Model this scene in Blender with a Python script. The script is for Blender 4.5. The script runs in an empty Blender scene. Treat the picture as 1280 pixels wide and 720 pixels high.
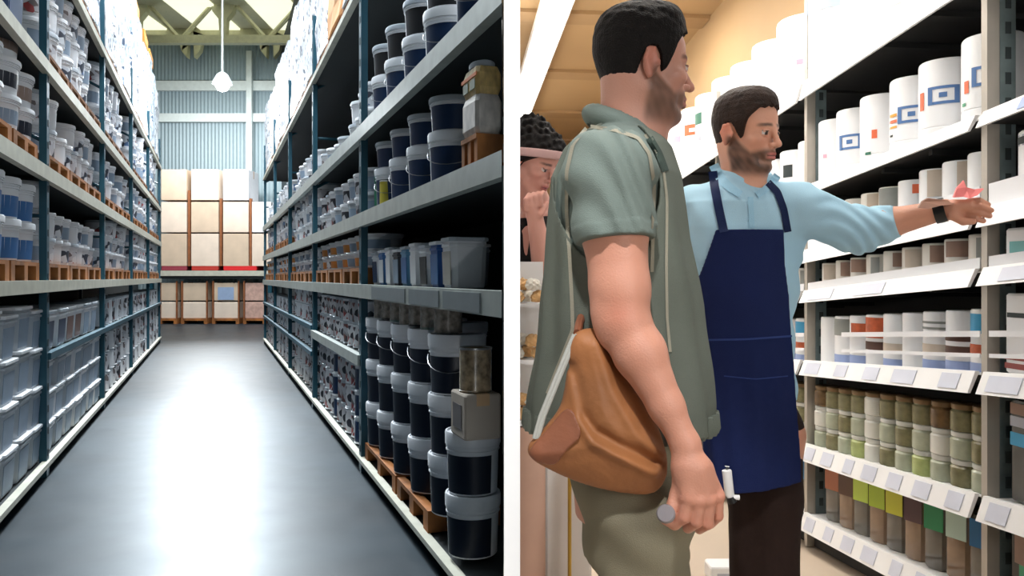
import bpy, math, random
import numpy as np
from mathutils import Vector, Matrix
from mathutils.bvhtree import BVHTree
random.seed(7); rng = np.random.default_rng(7)
SC = bpy.context.scene
COL = SC.collection
FPX = 1000.0
HOR = 347.0
CAMZ = 1.45
sa, ca = 0.3486, 0.9373
sb, cb = 0.0847, 0.9964
SLOPE = 0.074

def L(u, v, w):      # warehouse aisle: u across, v along, w above eye height
    return Vector((u*ca - v*sa, v*ca + u*sa, CAMZ + w))
def R(u, v, w):      # shop aisle on its gentle ramp
    Y = v*cb + u*sb
    return Vector((u*cb - v*sb, Y, CAMZ + w - SLOPE*Y))
def W(px, py, Z):    # world point at depth Z
    return Vector(((px-640)/FPX*Z, Z, CAMZ + (HOR-py)/FPX*Z))

def lin(c):
    return tuple(((x/255)/12.92 if x/255 <= 0.04045 else ((x/255+0.055)/1.055)**2.4) for x in c) + (1.0,)

MATS = {}
def M(name, col, rough=0.5, metal=0.0, var=0.06, scale=8.0, bump=0.0, bscale=60.0, spec=0.5, trans=0.0, coat=0.0):
    if name in MATS: return MATS[name]
    m = bpy.data.materials.new(name); m.use_nodes = True
    nt = m.node_tree; b = nt.nodes['Principled BSDF']
    b.inputs['Roughness'].default_value = rough
    b.inputs['Metallic'].default_value = metal
    b.inputs['Specular IOR Level'].default_value = spec
    b.inputs['Transmission Weight'].default_value = trans
    b.inputs['Coat Weight'].default_value = coat
    tc = nt.nodes.new('ShaderNodeTexCoord')
    n = nt.nodes.new('ShaderNodeTexNoise'); n.inputs['Scale'].default_value = scale; n.inputs['Detail'].default_value = 3
    nt.links.new(tc.outputs['Object'], n.inputs['Vector'])
    r = nt.nodes.new('ShaderNodeValToRGB')
    l = lin(col)
    r.color_ramp.elements[0].position = 0.3; r.color_ramp.elements[1].position = 0.7
    r.color_ramp.elements[0].color = tuple(max(0, x*(1-var)) for x in l[:3]) + (1,)
    r.color_ramp.elements[1].color = tuple(min(1, x*(1+var)) for x in l[:3]) + (1,)
    nt.links.new(n.outputs['Fac'], r.inputs['Fac'])
    nt.links.new(r.outputs['Color'], b.inputs['Base Color'])
    if bump > 0:
        n2 = nt.nodes.new('ShaderNodeTexNoise'); n2.inputs['Scale'].default_value = bscale; n2.inputs['Detail'].default_value = 4
        nt.links.new(tc.outputs['Object'], n2.inputs['Vector'])
        bp = nt.nodes.new('ShaderNodeBump'); bp.inputs['Strength'].default_value = bump; bp.inputs['Distance'].default_value = 0.01
        nt.links.new(n2.outputs['Fac'], bp.inputs['Height']); nt.links.new(bp.outputs['Normal'], b.inputs['Normal'])
    MATS[name] = m
    return m
def glow(name, col, strength):
    if name in MATS: return MATS[name]
    m = bpy.data.materials.new(name); m.use_nodes = True
    nt = m.node_tree; b = nt.nodes['Principled BSDF']
    b.inputs['Base Color'].default_value = lin(col)
    b.inputs['Emission Color'].default_value = lin(col); b.inputs['Emission Strength'].default_value = strength
    MATS[name] = m; return m
def speckle(name, base, spots, scale, amount=0.5, rough=0.5, stretch=(1,1,1)):
    """printed cartons and tins seen through wrap: cells of differing pigment"""
    if name in MATS: return MATS[name]
    m = bpy.data.materials.new(name); m.use_nodes = True
    nt = m.node_tree; b = nt.nodes['Principled BSDF']; b.inputs['Roughness'].default_value = rough
    tc = nt.nodes.new('ShaderNodeTexCoord'); mp = nt.nodes.new('ShaderNodeMapping'); mp.inputs['Scale'].default_value = stretch
    v = nt.nodes.new('ShaderNodeTexVoronoi'); v.inputs['Scale'].default_value = scale
    nt.links.new(tc.outputs['Object'], mp.inputs['Vector']); nt.links.new(mp.outputs['Vector'], v.inputs['Vector'])
    sp = nt.nodes.new('ShaderNodeSeparateColor'); nt.links.new(v.outputs['Color'], sp.inputs['Color'])
    r = nt.nodes.new('ShaderNodeValToRGB'); r.color_ramp.interpolation = 'CONSTANT'
    e = r.color_ramp.elements; e[0].position = 0; e[0].color = lin(base)
    e[1].position = 1-amount; e[1].color = lin(spots[0])
    for i, s in enumerate(spots[1:]):
        x = e.new(1-amount + amount*(i+1)/len(spots)); x.color = lin(s)
    nt.links.new(sp.outputs['Red'], r.inputs['Fac'])
    nt.links.new(r.outputs['Color'], b.inputs['Base Color'])
    MATS[name] = m; return m

class MB:
    def __init__(s): s.v = []; s.f = []; s.m = []; s.mats = []
    def mi(s, mat):
        if mat not in s.mats: s.mats.append(mat)
        return s.mats.index(mat)
    def add(s, vs, fs, mat):
        o = len(s.v); k = s.mi(mat)
        s.v += [tuple(x) for x in vs]; s.f += [tuple(i+o for i in f) for f in fs]; s.m += [k]*len(fs)
    def hexa(s, p, mat):   # 8 points: bottom 0-3 ccw, top 4-7
        s.add(p, [(3,2,1,0),(4,5,6,7),(0,1,5,4),(1,2,6,5),(2,3,7,6),(3,0,4,7)], mat)
    def box(s, x0, x1, y0, y1, z0, z1, mat, F=None):
        p = [(x0,y0,z0),(x1,y0,z0),(x1,y1,z0),(x0,y1,z0),(x0,y0,z1),(x1,y0,z1),(x1,y1,z1),(x0,y1,z1)]
        if F: p = [F(*q) for q in p]
        s.hexa(p, mat)
    def rbox(s, x0, x1, y0, y1, z0, z1, c, mat):  # box with chamfered vertical edges and top
        xs = [(x0+c,y0),(x1-c,y0),(x1,y0+c),(x1,y1-c),(x1-c,y1),(x0+c,y1),(x0,y1-c),(x0,y0+c)]
        cx, cy = (x0+x1)/2, (y0+y1)/2
        def ins(p, d):
            return (p[0]-math.copysign(min(d,abs(p[0]-cx)),p[0]-cx), p[1]-math.copysign(min(d,abs(p[1]-cy)),p[1]-cy))
        rings = [[ins(p,c*.6)+(z0,) for p in xs],[p+(z0+c,) for p in xs],[p+(z1-c,) for p in xs],[ins(p,c*.6)+(z1,) for p in xs]]
        vs = [q for r_ in rings for q in r_]; fs = []
        for k in range(3):
            for i in range(8):
                j = (i+1)%8; fs.append((k*8+i,k*8+j,k*8+8+j,k*8+8+i))
        fs.append(tuple(range(7,-1,-1))); fs.append(tuple(24+i for i in range(8)))
        s.add(vs, fs, mat)
    def lathe(s, prof, n, mat, cx=0, cy=0, cap=True, a0=0, a1=2*math.pi, tilt=None):
        full = abs(a1-a0-2*math.pi) < 1e-6; cols = n if full else n+1
        vs = []
        for r_, z in prof:
            for i in range(cols):
                t = a0 + (a1-a0)*i/n; vs.append((cx+r_*math.cos(t), cy+r_*math.sin(t), z))
        fs = []
        for k in range(len(prof)-1):
            for i in range(n):
                j = (i+1) % cols if full else i+1
                fs.append((k*cols+i, k*cols+j, (k+1)*cols+j, (k+1)*cols+i))
        if cap and full:
            fs.append(tuple(range(cols-1,-1,-1))); fs.append(tuple((len(prof)-1)*cols+i for i in range(cols)))
        s.add(vs, fs, mat)
    def tube(s, pts, r_, mat, n=8, F=None):
        pts = [Vector(p) for p in pts]; rs = r_ if isinstance(r_, (list,tuple)) else [r_]*len(pts)
        vs = []; up = Vector((0,0,1))
        for i, p in enumerate(pts):
            d = (pts[min(i+1,len(pts)-1)]-pts[max(i-1,0)]).normalized()
            a = d.cross(up)
            if a.length < 1e-3: a = d.cross(Vector((1,0,0)))
            a.normalize(); b = d.cross(a)
            for k in range(n):
                t = 2*math.pi*k/n; vs.append(p + (a*math.cos(t)+b*math.sin(t))*rs[i])
        fs = [(i*n+k, i*n+(k+1)%n, (i+1)*n+(k+1)%n, (i+1)*n+k) for i in range(len(pts)-1) for k in range(n)]
        fs.append(tuple(range(n-1,-1,-1))); fs.append(tuple((len(pts)-1)*n+k for k in range(n)))
        s.add(vs, fs, mat)
    def prism(s, poly, y0, y1, mat):   # polygon in XZ, thickness along Y
        n = len(poly)
        vs = [(x,y0,z) for x,z in poly]+[(x,y1,z) for x,z in poly]
        fs = [tuple(range(n)), tuple(range(2*n-1,n-1,-1))]+[(i,i+n,(i+1)%n+n,(i+1)%n) for i in range(n)]
        s.add(vs, fs, mat)
    def mesh(s, name, smooth=False):
        me = bpy.data.meshes.new(name); me.from_pydata(s.v, [], s.f)
        for m in s.mats: me.materials.append(m)
        me.polygons.foreach_set('material_index', s.m)
        me.validate(); me.update()
        if smooth:
            me.polygons.foreach_set('use_smooth', [True]*len(me.polygons))
            try: me.set_sharp_from_angle(angle=math.radians(40))
            except Exception: pass
        return me

def link(name, me, parent=None, loc=None, rz=0, smooth=False):
    o = bpy.data.objects.new(name, me); COL.objects.link(o)
    if parent: o.parent = parent
    if loc is not None: o.location = loc
    if rz: o.rotation_euler[2] = rz
    return o
def tag(o, label=None, cat=None, group=None, kind=None):
    if label: o['label'] = label
    if cat: o['category'] = cat
    if group: o['group'] = group
    if kind: o['kind'] = kind
    return o
def empty(name, loc, rz=0):
    o = bpy.data.objects.new(name, None); COL.objects.link(o); o.location = loc; o.rotation_euler[2] = rz
    o.empty_display_size = .1
    return o
def child_world(name, mb, parent, smooth=False):
    """mesh given in world coordinates, under a parent that sits at a location without rotation"""
    l = Vector((0,0,0)); q_ = parent
    while q_: l += q_.location; q_ = q_.parent
    mb.v = [(x-l[0], y-l[1], z-l[2]) for x,y,z in mb.v]
    return link(name, mb.mesh(name, smooth), parent)
def struct(name, mb, smooth=False):
    return tag(link(name, mb.mesh(name, smooth)), kind='structure')

# ------------------------------------------------------------ item meshes, cached
CACHE = {}
def cached(key, fn):
    if key not in CACHE: CACHE[key] = fn()
    return CACHE[key]
def place(name, parts, loc, rz, label, cat, group=None, s=1.0):
    """parts: [(name, mesh)] the first is the thing itself, the others its parts"""
    o = link(name, parts[0][1], None, loc, rz)
    if s != 1.0: o.scale = (s, s, s)
    for n, me in parts[1:]: link(n, me, o)
    return tag(o, label, cat, group)

PI = math.pi
def arc(mb, r0, r1, z0, z1, half, mat, off=0.0015, n=10, c=-PI/2):
    mb.lathe([(r0+off, z0), (r1+off, z1)], n, mat, cap=False, a0=c-half, a1=c+half)
def pail_parts(r, h, body, lid, label, n=22, handle=False, lab=(0.12, 0.72), half=1.0, lid_h=0.13, accent=None):
    key = ('pail', r, h, body.name, lid.name, label.name if label else '', n, handle, lab, half, lid_h, accent[0].name if accent else '')
    def build():
        rb = r*0.90
        mb = MB()
        top = h*(1-lid_h)
        mb.lathe([(rb*.96,0),(rb,h*.015),(r*.955,top*.86),(r*1.0,top*.865),(r*1.0,top*.885),(r*.96,top*.89),(r*.965,top*.93),(r*1.0,top*.935),(r*1.0,top*.95),(r*.965,top)], n, body)
        out = [('pail', mb.mesh('pail_body', True))]
        ml = MB()
        ml.lathe([(r*.97,top*.985),(r*1.03,top*.99),(r*1.035,h*.965),(r*1.01,h),(r*.95,h),(r*.93,h*.975),(r*.3,h*.97)], n, lid)
        out.append(('lid', ml.mesh('pail_lid', True)))
        if label:
            m2 = MB(); f = lambda t: rb+(r*.955-rb)*t/.86
            arc(m2, f(lab[0]), f(lab[1]), top*lab[0], top*lab[1], half, label)
            out.append(('label_panel', m2.mesh('pail_label', True)))
        if accent:
            m3 = MB()
            for (am, z0, z1, c, hf) in accent[1]:
                f = lambda t: rb+(r*.955-rb)*t/.86
                arc(m3, f(z0), f(z1), top*z0, top*z1, hf, am, off=.003, n=4, c=-PI/2+c)
            out.append(('logo', m3.mesh('pail_logo', True)))
        if handle:
            m4 = MB()
            pts = [(r*1.02*math.cos(t), -abs(r*1.03*math.sin(t))*0.9-0.002, top*.8 - r*.55*math.sin(t)) for t in [PI*i/12 for i in range(13)]]
            pts = [(x, -math.sqrt(max(0, (r*1.03)**2-x*x))-.002, z) for x,_,z in pts]
            m4.tube(pts, .0025, MATS['wire'], 5)
            out.append(('handle', m4.mesh('pail_handle', True)))
        return out
    return cached(key, build)
def tin_parts(r, h, body, rimm, label, n=18):
    def build():
        mb = MB(); mb.lathe([(r*.97,0),(r,h*.01),(r,h*.03),(r*.97,h*.04),(r*.97,h*.94),(r,h*.95),(r,h*.99),(r*.96,h),(r*.9,h*.965),(r*.2,h*.965)], n, body)
        m2 = MB(); m2.lathe([(r*.975,h*.08),(r*.975,h*.86)], n, label, cap=False)
        m3 = MB(); m3.lathe([(r*1.005,h*.95),(r*1.005,h*.995),(r*.9,h*1.0),(r*.85,h*.975)], n, rimm, cap=False)
        return [('tin', mb.mesh('tin_body', True)), ('label_band', m2.mesh('tin_label', True)), ('rim', m3.mesh('tin_rim', True))]
    return cached(('tin', r, h, body.name, rimm.name, label.name, n), build)
def tub_parts(wx, wy, h, body, lid, label):
    """squarish storage tub, front at -y"""
    def build():
        mb = MB(); c = .03
        n = 8
        def ring(k, z):
            x, y = wx/2*k, wy/2*k
            return [(-x+c,-y,z),(x-c,-y,z),(x,-y+c,z),(x,y-c,z),(x-c,y,z),(-x+c,y,z),(-x,y-c,z),(-x,-y+c,z)]
        rr = [ring(.86,0),ring(.88,.01),ring(.95,h*.8),ring(1.0,h*.81),ring(1.0,h*.86),ring(.95,h*.87),ring(.95,h*.93)]
        vs = [q for r_ in rr for q in r_]
        fs = [(k*8+i,k*8+(i+1)%8,k*8+8+(i+1)%8,k*8+8+i) for k in range(len(rr)-1) for i in range(8)]
        fs += [tuple(range(7,-1,-1)), tuple((len(rr)-1)*8+i for i in range(8))]
        mb.add(vs, fs, body)
        ml = MB(); rr = [ring(.97,h*.92),ring(1.03,h*.925),ring(1.03,h*.985),ring(.99,h)]
        vs = [q for r_ in rr for q in r_]
        fs = [(k*8+i,k*8+(i+1)%8,k*8+8+(i+1)%8,k*8+8+i) for k in range(len(rr)-1) for i in range(8)]
        fs += [tuple(range(7,-1,-1)), tuple((len(rr)-1)*8+i for i in range(8))]
        ml.add(vs, fs, lid)
        m2 = MB(); y0 = -wy/2*.88-.004-.0; y1 = -wy/2*.945-.003
        m2.hexa([(-wx*.34,y0,h*.06),(wx*.34,y0,h*.06),(wx*.34,y0+.004,h*.06),(-wx*.34,y0+.004,h*.06),
                 (-wx*.36,y1,h*.72),(wx*.36,y1,h*.72),(wx*.36,y1+.004,h*.72),(-wx*.36,y1+.004,h*.72)], label)
        return [('tub', mb.mesh('tub_body', True)), ('lid', ml.mesh('tub_lid', True)), ('label_panel', m2.mesh('tub_label'))]
    return cached(('tub', wx, wy, h, body.name, lid.name, label.name), build)
def carton_parts(wx, wy, h, body, tape, patch=None):
    def build():
        mb = MB(); mb.rbox(-wx/2,wx/2,-wy/2,wy/2,0,h,.008,body)
        m2 = MB(); m2.box(-wx/2-.002,wx/2+.002,-.03,.03,h*.75,h+.002,tape)
        out = [('carton', mb.mesh('carton_body')), ('tape', m2.mesh('carton_tape'))]
        if patch:
            m3 = MB(); m3.box(-wx*.3,wx*.3,-wy/2-.003,-wy/2+.002,h*.2,h*.75,patch); out.append(('label_panel', m3.mesh('carton_label')))
        return out
    return cached(('carton', wx, wy, h, body.name, tape.name, patch.name if patch else ''), build)
def pallet_mesh(lx, ly, mat, h=.13):
    def build():
        mb = MB()
        for k in range(3):
            x = -lx/2+.05+k*(lx-.1)/2
            for j in range(3):
                y = -ly/2+.05+j*(ly-.1)/2
                mb.box(x-.05,x+.05,y-.05,y+.05,.02,h-.03,mat)
            mb.box(x-.05,x+.05,-ly/2,ly/2,0,.02,mat)
        n = 7
        for j in range(n):
            y = -ly/2+j*(ly-.09)/(n-1); mb.box(-lx/2,lx/2,y,y+.09,h-.03,h-.005,mat)
        return mb.mesh('pallet')
    return cached(('pallet', lx, ly, mat.name, h), build)
ORD = ['first','second','third','fourth','fifth','sixth','seventh','eighth','ninth','tenth','eleventh','twelfth','thirteenth','fourteenth','fifteenth','sixteenth','seventeenth','eighteenth','nineteenth','twentieth']
ORD += ['twenty-'+x for x in ORD[:9]]
def od(i): return ORD[i] if i < len(ORD) else 'farthest'
# ============================================================ LEFT: warehouse aisle
WHT = M('white_plastic', (232,234,238), .38, var=.03); GRYP = M('grey_plastic', (176,184,192), .45)
WIRE = M('wire', (150,152,155), .3, .9)
NAVY = M('navy_label', (22,48,84), .4, var=.1); DNAVY = M('dark_navy_label', (12,22,42), .4); BLUE = M('blue_label', (62,112,170), .45, var=.15)
GREYL = M('grey_label', (138,156,176), .5); TEAL = M('teal_steel', (28,76,92), .45, .2); GALV = M('galvanised_rail', (176,182,176), .42, .35, var=.12)
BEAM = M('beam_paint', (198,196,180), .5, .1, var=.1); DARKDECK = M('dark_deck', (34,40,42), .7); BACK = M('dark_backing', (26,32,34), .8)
PALW = M('pallet_wood', (146,90,42), .75, var=.55, scale=5); PALD = M('dark_pallet_wood', (120,74,38), .8, var=.4, scale=5)
ORANGE = M('orange_label', (206,132,58), .5, var=.2); BLACK = M('black_label', (22,22,26), .5); RED = M('red_label', (168,52,50), .5, var=.2)
CARD = M('cardboard', (206,184,160), .8, var=.08, scale=3); CARDL = M('pale_cardboard', (226,208,190), .8, var=.07, scale=3); TAPE = M('packing_tape', (196,160,120), .4)
WRAP = speckle('wrapped_white_stock', (236,238,242), [(206,212,222),(170,178,190),(226,232,240),(110,116,126)], 22, .5, .4)
WRAPB = speckle('wrapped_pale_blue_stock', (228,236,244), [(200,216,232),(150,168,190),(232,238,246),(90,104,124)], 20, .55, .4)
MIX1 = speckle('mixed_red_white_print', (222,222,226), [(160,60,62),(60,60,70),(200,200,206),(120,110,110)], 16, .5)
MIX2 = speckle('mixed_blue_white_print', (224,228,234), [(90,120,160),(60,66,80),(196,202,212)], 16, .45)
MIX3 = speckle('mixed_dark_print', (190,190,196), [(70,66,70),(120,70,66),(40,44,52),(150,150,156)], 16, .6)

# ---- floor, walls, roof
mf = bpy.data.materials.new('polished_concrete'); mf.use_nodes = True
nt = mf.node_tree; b = nt.nodes['Principled BSDF']
tc = nt.nodes.new('ShaderNodeTexCoord'); n1 = nt.nodes.new('ShaderNodeTexNoise'); n1.inputs['Scale'].default_value = .9; n1.inputs['Detail'].default_value = 8
r1 = nt.nodes.new('ShaderNodeValToRGB'); r1.color_ramp.elements[0].color = lin((7,24,34)); r1.color_ramp.elements[1].color = lin((16,40,52)); r1.color_ramp.elements[0].position=.35; r1.color_ramp.elements[1].position=.65
n2 = nt.nodes.new('ShaderNodeTexNoise'); n2.inputs['Scale'].default_value = 3.5; n2.inputs['Detail'].default_value = 6
mr = nt.nodes.new('ShaderNodeMapRange'); mr.inputs['To Min'].default_value = .36; mr.inputs['To Max'].default_value = .48
nt.links.new(tc.outputs['Object'], n1.inputs['Vector']); nt.links.new(tc.outputs['Object'], n2.inputs['Vector'])
nt.links.new(n1.outputs['Fac'], r1.inputs['Fac']); nt.links.new(r1.outputs['Color'], b.inputs['Base Color'])
nt.links.new(n2.outputs['Fac'], mr.inputs['Value']); nt.links.new(mr.outputs['Result'], b.inputs['Roughness'])
mb = MB()
mb.add([(-.012,-3,0),(-.012,1.3,0),(-.3,30,0),(-14,30,0),(-9,-3,0)], [(0,1,2,3,4)], mf)
mb.add([(-.012,-3,-.1),(-.012,1.3,-.1),(-.3,30,-.1),(-14,30,-.1),(-9,-3,-.1)], [(4,3,2,1,0)], mf)
struct('floor', mb)
# far wall with corrugated cladding
CLAD = M('blue_grey_cladding', (140,158,164), .5, .1, var=.03)
mb = MB(); YW = 27.0; n = 260; x0, x1 = -16, -.2
vs = []; fs = []
for i in range(n+1):
    x = x0+(x1-x0)*i/n; d = .02 if i % 2 else 0
    vs += [(x, YW-d, 0), (x, YW-d, 9.6)]
fs = [(2*i,2*i+2,2*i+3,2*i+1) for i in range(n)]
mb.add(vs, fs, CLAD)
mb.box(x0,x1,YW+.02,YW+.2,-.1,9.6,CLAD)
struct('wall_far', mb)
GIRT = M('pale_girt', (206,216,214), .5)
for k, (py, hh) in enumerate([(107,.16),(147,.14)]):
    z = CAMZ+(HOR-py)/1000*26.8
    mb = MB(); mb.box(-15.5,-.3,26.78,26.93,z-hh,z+hh,GIRT); struct('trim_%d' % (k+1), mb)
mb = MB(); xx = (312-640)/1000*26.7; mb.box(xx-.09,xx+.09,26.62,26.78,0,9,GIRT); struct('trim_3', mb)
DK = M('dark_wall_paint', (40,50,54), .8)
mb = MB(); mb.box(-2.45,-2.35,-2,29,0,9.4,DK,F=lambda u,v,w: L(u,v,w-CAMZ)); struct('wall_left', mb)
mb = MB(); mb.hexa([L(2.12,5.95,-CAMZ),L(2.22,6.25,-CAMZ),L(2.22,28.4,-CAMZ),L(2.12,28.4,-CAMZ),L(2.12,5.95,7.9),L(2.22,6.25,7.9),L(2.22,28.4,7.9),L(2.12,28.4,7.9)], DK); struct('wall_right', mb)
# roof: cream deck with skylight strips, purlins
CREAM = M('cream_roof_deck', (226,222,190), .6, var=.04); STEELC = M('cream_steel', (206,204,166), .5, var=.08); STEELG = M('grey_green_steel', (150,160,140), .5)
SKY = glow('skylight', (242,243,218), 1.05)
mb = MB(); mb.box(-16,0,14.2,27.2,9.6,9.7,CREAM); struct('ceiling', mb)
for k in range(6):
    mb = MB(); xc = -15+k*2.4; mb.box(xc,xc+1.3,15.0,26.6,9.55,9.61,SKY); struct('window_%d' % (k+1), mb)
# roof trusses in front of far wall
def truss(Y, zb, zt, cx, label):
    t = empty('roof_truss', (cx, Y, zb))
    def part(nm, f):
        m_ = MB(); f(m_); child_world(nm, m_, t)
    part('bottom_chord', lambda m_: m_.box(-15.8,-.4,Y-.12,Y+.12,zb-.12,zb+.12,STEELC))
    part('top_chord', lambda m_: m_.box(-15.8,-.4,Y-.1,Y+.1,zt-.1,zt+.1,STEELG))
    for k in range(-3,4):
        x = cx+k*2.6
        for sgn in (-1,1):
            part('brace', lambda m_: m_.tube([(x+sgn*1.3*1.0,Y,zb),(x+sgn*.18,Y,zt)], .07, STEELC, 6))
        part('gusset', lambda m_: m_.prism([(x-.42,zt+.1),(x-.3,zt-.42),(x-.12,zt-.65),(x-.09,zb+.05),(x+.09,zb+.05),(x+.12,zt-.65),(x+.3,zt-.42),(x+.42,zt+.1)], Y-.13, Y+.13, STEELC))
    tag(t, label, 'roof truss')
truss(24.0, CAMZ+(HOR-50)/1000*24, CAMZ+(HOR+10)/1000*24-.2, (280-640)/1000*24, 'cream steel roof truss above the far warehouse wall, nearer one')
truss(26.3, CAMZ+(HOR-42)/1000*26.3, 9.3, (240-640)/1000*26.3, 'cream steel roof truss right against the far cladding wall')
# pendant lamp hanging in the aisle
def pendant(px, py, Z, label, r=.2, top=9.5):
    p = W(px, py, Z); t = empty('pendant_lamp', p)
    m_ = MB(); m_.tube([(p.x,p.y,p.z+.15),(p.x,p.y,top)], .018, GIRT, 6); child_world('cord', m_, t)
    m_ = MB(); m_.lathe([(.05,.2),(r*.6,.16),(r*1.05,.02),(r*1.08,-.02),(r*.98,-.02),(r*.5,.12)], 20, GIRT, cap=False); link('lamp_shade', m_.mesh('shade', True), t)
    m_ = MB(); m_.lathe([(r*.1,.10),(r*.75,.04),(r*.8,-.05),(r*.5,-.13),(r*.1,-.16)], 18, glow('lamp_glow', (250,252,255), 14)); link('bulb', m_.mesh('bulb', True), t)
    return tag(t, label, 'lamp')
pendant(278, 104, 15.0, 'small white pendant lamp hanging on a cord over the aisle', .17)

# ---- racks
def rack_side(name, side, posts, u0, u1, shelves, vend, label, near=None):
    """side -1 left / +1 right; shelves: (w_top, lip height, v0, v1, matlip)"""
    t = empty(name, L(u0*side, posts[0], -CAMZ))
    def bx(m_, ua, ub, va, vb, wa, wb, mat):
        ua, ub = ua*side, ub*side
        m_.box(min(ua,ub), max(ua,ub), va, vb, wa, wb, mat, F=L)
    def clipbox(m_, ua, ub, vb, wa, wb, mat):   # near end follows the partition
        e = .03
        p = [(ua,2.77*ua+e),(ub,2.77*ub+e),(ub,vb),(ua,vb)]
        m_.hexa([L(a,c,wa) for a,c in p]+[L(a,c,wb) for a,c in p], mat)
    for v in posts:
        m_ = MB()
        bx(m_, u0-.0, u0+.05, v-.045, v+.045, -CAMZ, 2.9 if side>0 else 3.1, TEAL)
        for z in np.arange(-1.3, 2.9, .16): bx(m_, u0-.003, u0+.0, v-.012, v+.012, z, z+.05, DARKDECK)
        child_world('upright', m_, t)
        m_ = MB(); bx(m_, u1-.05, u1, v-.04, v+.04, -CAMZ, 2.7, TEAL)
        if side < 0 or v > 6.3:
            for k in range(7):
                a = L((u0+.04)*side, v, -1.2+k*.55); b_ = L((u1-.04)*side, v, -1.2+(k+1)*.55 if k%2==0 else -1.2+(k)*.55)
                m_.tube([a,b_], .016, TEAL, 5)
            child_world('end_frame', m_, t)
    for (w, lip, v0, v1, ml) in shelves:
        m_ = MB(); m2 = MB()
        if v0 is None:
            clipbox(m_, u0-.02, u0+.03, v1, w-lip, w, ml); clipbox(m2, u0+.032, u1, v1, w-.05, w-.01, DARKDECK)
        else:
            bx(m_, u0-.02, u0+.03, v0, v1, w-lip, w, ml); bx(m2, u0+.032, u1, v0, v1, w-.05, w-.01, DARKDECK)
        child_world('beam', m_, t); child_world('shelf_deck', m2, t)
    return tag(t, label, 'rack')
LP = [3.42+3.23*k for k in range(6)]   # 3.42 6.65 9.88 13.11 16.34 19.57
RP = [6.0,9.1,12.2,15.3,18.4]
LU0, LU1 = 1.138, 2.3; RU0, RU1 = 1.02, 2.05
wTL, w2, w3, w4, w5 = 2.50, 1.56, .80, -.02, -.55
rackL = rack_side('storage_rack', -1, LP, LU0, LU1, [(wTL,.07,3.0,19.7,BEAM),(w2,.085,3.0,19.7,BEAM),(w3,.10,3.0,19.7,BEAM),(w4,.085,3.0,19.7,BEAM),(w5,.05,6.65,19.7,TEAL),(-1.33,.035,3.0,19.7,BEAM)], 19.7, 'tall teal steel rack with pale beams on the near-side wall, beside the white tubs')
rT, r1w, r2w, r3w = 2.19, 1.12, .475, -.05
rackR = rack_side('storage_rack', 1, RP, RU0, RU1, [(rT,.05,6.0,18.5,BEAM),(r1w,.10,None,18.5,GALV),(r2w,.10,None,18.5,GALV),(r3w,.10,None,18.5,GALV),(-.58,.08,6.0,9.1,GALV),(-.53,.05,9.1,18.4,TEAL),(-.82,.05,9.1,18.4,TEAL),(-1.33,.03,None,18.4,BEAM)], 18.5, 'tall teal steel rack with galvanised beams, holding navy labelled pails')
# price strip cards on the near galvanised beam
for i,(va,vb) in enumerate([(3.05,3.6),(3.68,4.3),(4.4,5.4)]):
    m_ = MB(); m_.box(RU0-.026, RU0-.02, va, vb, r3w-.092, r3w-.012, M('grey_price_strip',(120,128,130),.5), F=L); child_world('price_strip', m_, rackR)
# dark back panels behind the near bays
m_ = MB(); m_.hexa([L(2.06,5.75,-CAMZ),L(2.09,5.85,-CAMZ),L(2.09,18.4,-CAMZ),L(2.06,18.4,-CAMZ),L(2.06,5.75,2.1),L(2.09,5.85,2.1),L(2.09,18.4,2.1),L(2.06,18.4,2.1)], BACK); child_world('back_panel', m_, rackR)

ANG = math.atan2(sa, ca)
def rzL(side):   # local -y faces the aisle: left rack faces +u, right rack faces -u
    return ANG + (PI/2 if side < 0 else -PI/2)
def ok(side, u, v, r):
    return side < 0 or (v-2.77*u)/2.945 > r+.012
SIDE = {-1: 'left rack', 1: 'right rack'}
STUFF = []
def fill(side, bay, shelf, v0, v1, w, sp, kinds, tiers, setin, desc, name, cat, tier_h, rr, stagger=.0, jit=.02, var_t=0):
    """a run of stacks; kinds: list of (parts, desc)"""
    i = 0; v = v0 + sp/2
    while v < v1 - sp*.35:
        nt_ = tiers - (random.random() < var_t)
        for t in range(nt_):
            u = setin + random.uniform(-jit, jit)*.5
            vv = v + random.uniform(-jit, jit)
            if ok(side, u, vv, rr):
                parts, d = kinds[(i*7+t*3+int(v*10)) % len(kinds)] if len(kinds) > 1 else kinds[0]
                if name == 'paint_pail' and (bay >= 4 or (side > 0 and bay >= 3) or shelf.startswith('upper') and bay >= 3):
                    STUFF.append((parts, L(side*u, vv, w+t*tier_h+.0005*t), rzL(side)+side*.5)); continue
                tier = '' if tiers == 1 else (', %s' % ['bottom','second','third','fourth','fifth'][t] + ' tier')
                place(name, parts, L(side*u, vv, w+t*tier_h+.0005*t), rzL(side)+(0 if name=='storage_tub' else side*random.uniform(.2,.9)), '%s, %s along%s, %s, %s bay of %s' % (d, od(i), tier, shelf, ORD[bay], SIDE[side]), cat, '%s on the %s, %s' % (name.replace('_',' ')+'s', shelf, SIDE[side]))
        v += sp; i += 1
def pallets(side, bay, shelf, v0, v1, w, lx=1.0, mat=None, u=None):
    n = max(1, int(round((v1-v0-.1)/lx))); sp = (v1-v0-.1)/n
    for i in range(n):
        vv = v0+.05+sp*(i+.5); u_ = (u or (LU0+.5 if side < 0 else RU0+.5))
        if not ok(side, u_+.48, vv-sp*.45, 0): continue
        me = pallet_mesh(round(sp-.05,3), .95, mat or PALW)
        o = link('wooden_pallet', me, None, L(side*u_, vv, w), rzL(side))
        tag(o, 'orange-brown wooden pallet, %s along, %s, %s bay of %s' % (od(i), shelf, ORD[bay], SIDE[side]), 'pallet', 'pallets on the %s, %s' % (shelf, SIDE[side]))
PH = .13
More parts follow.
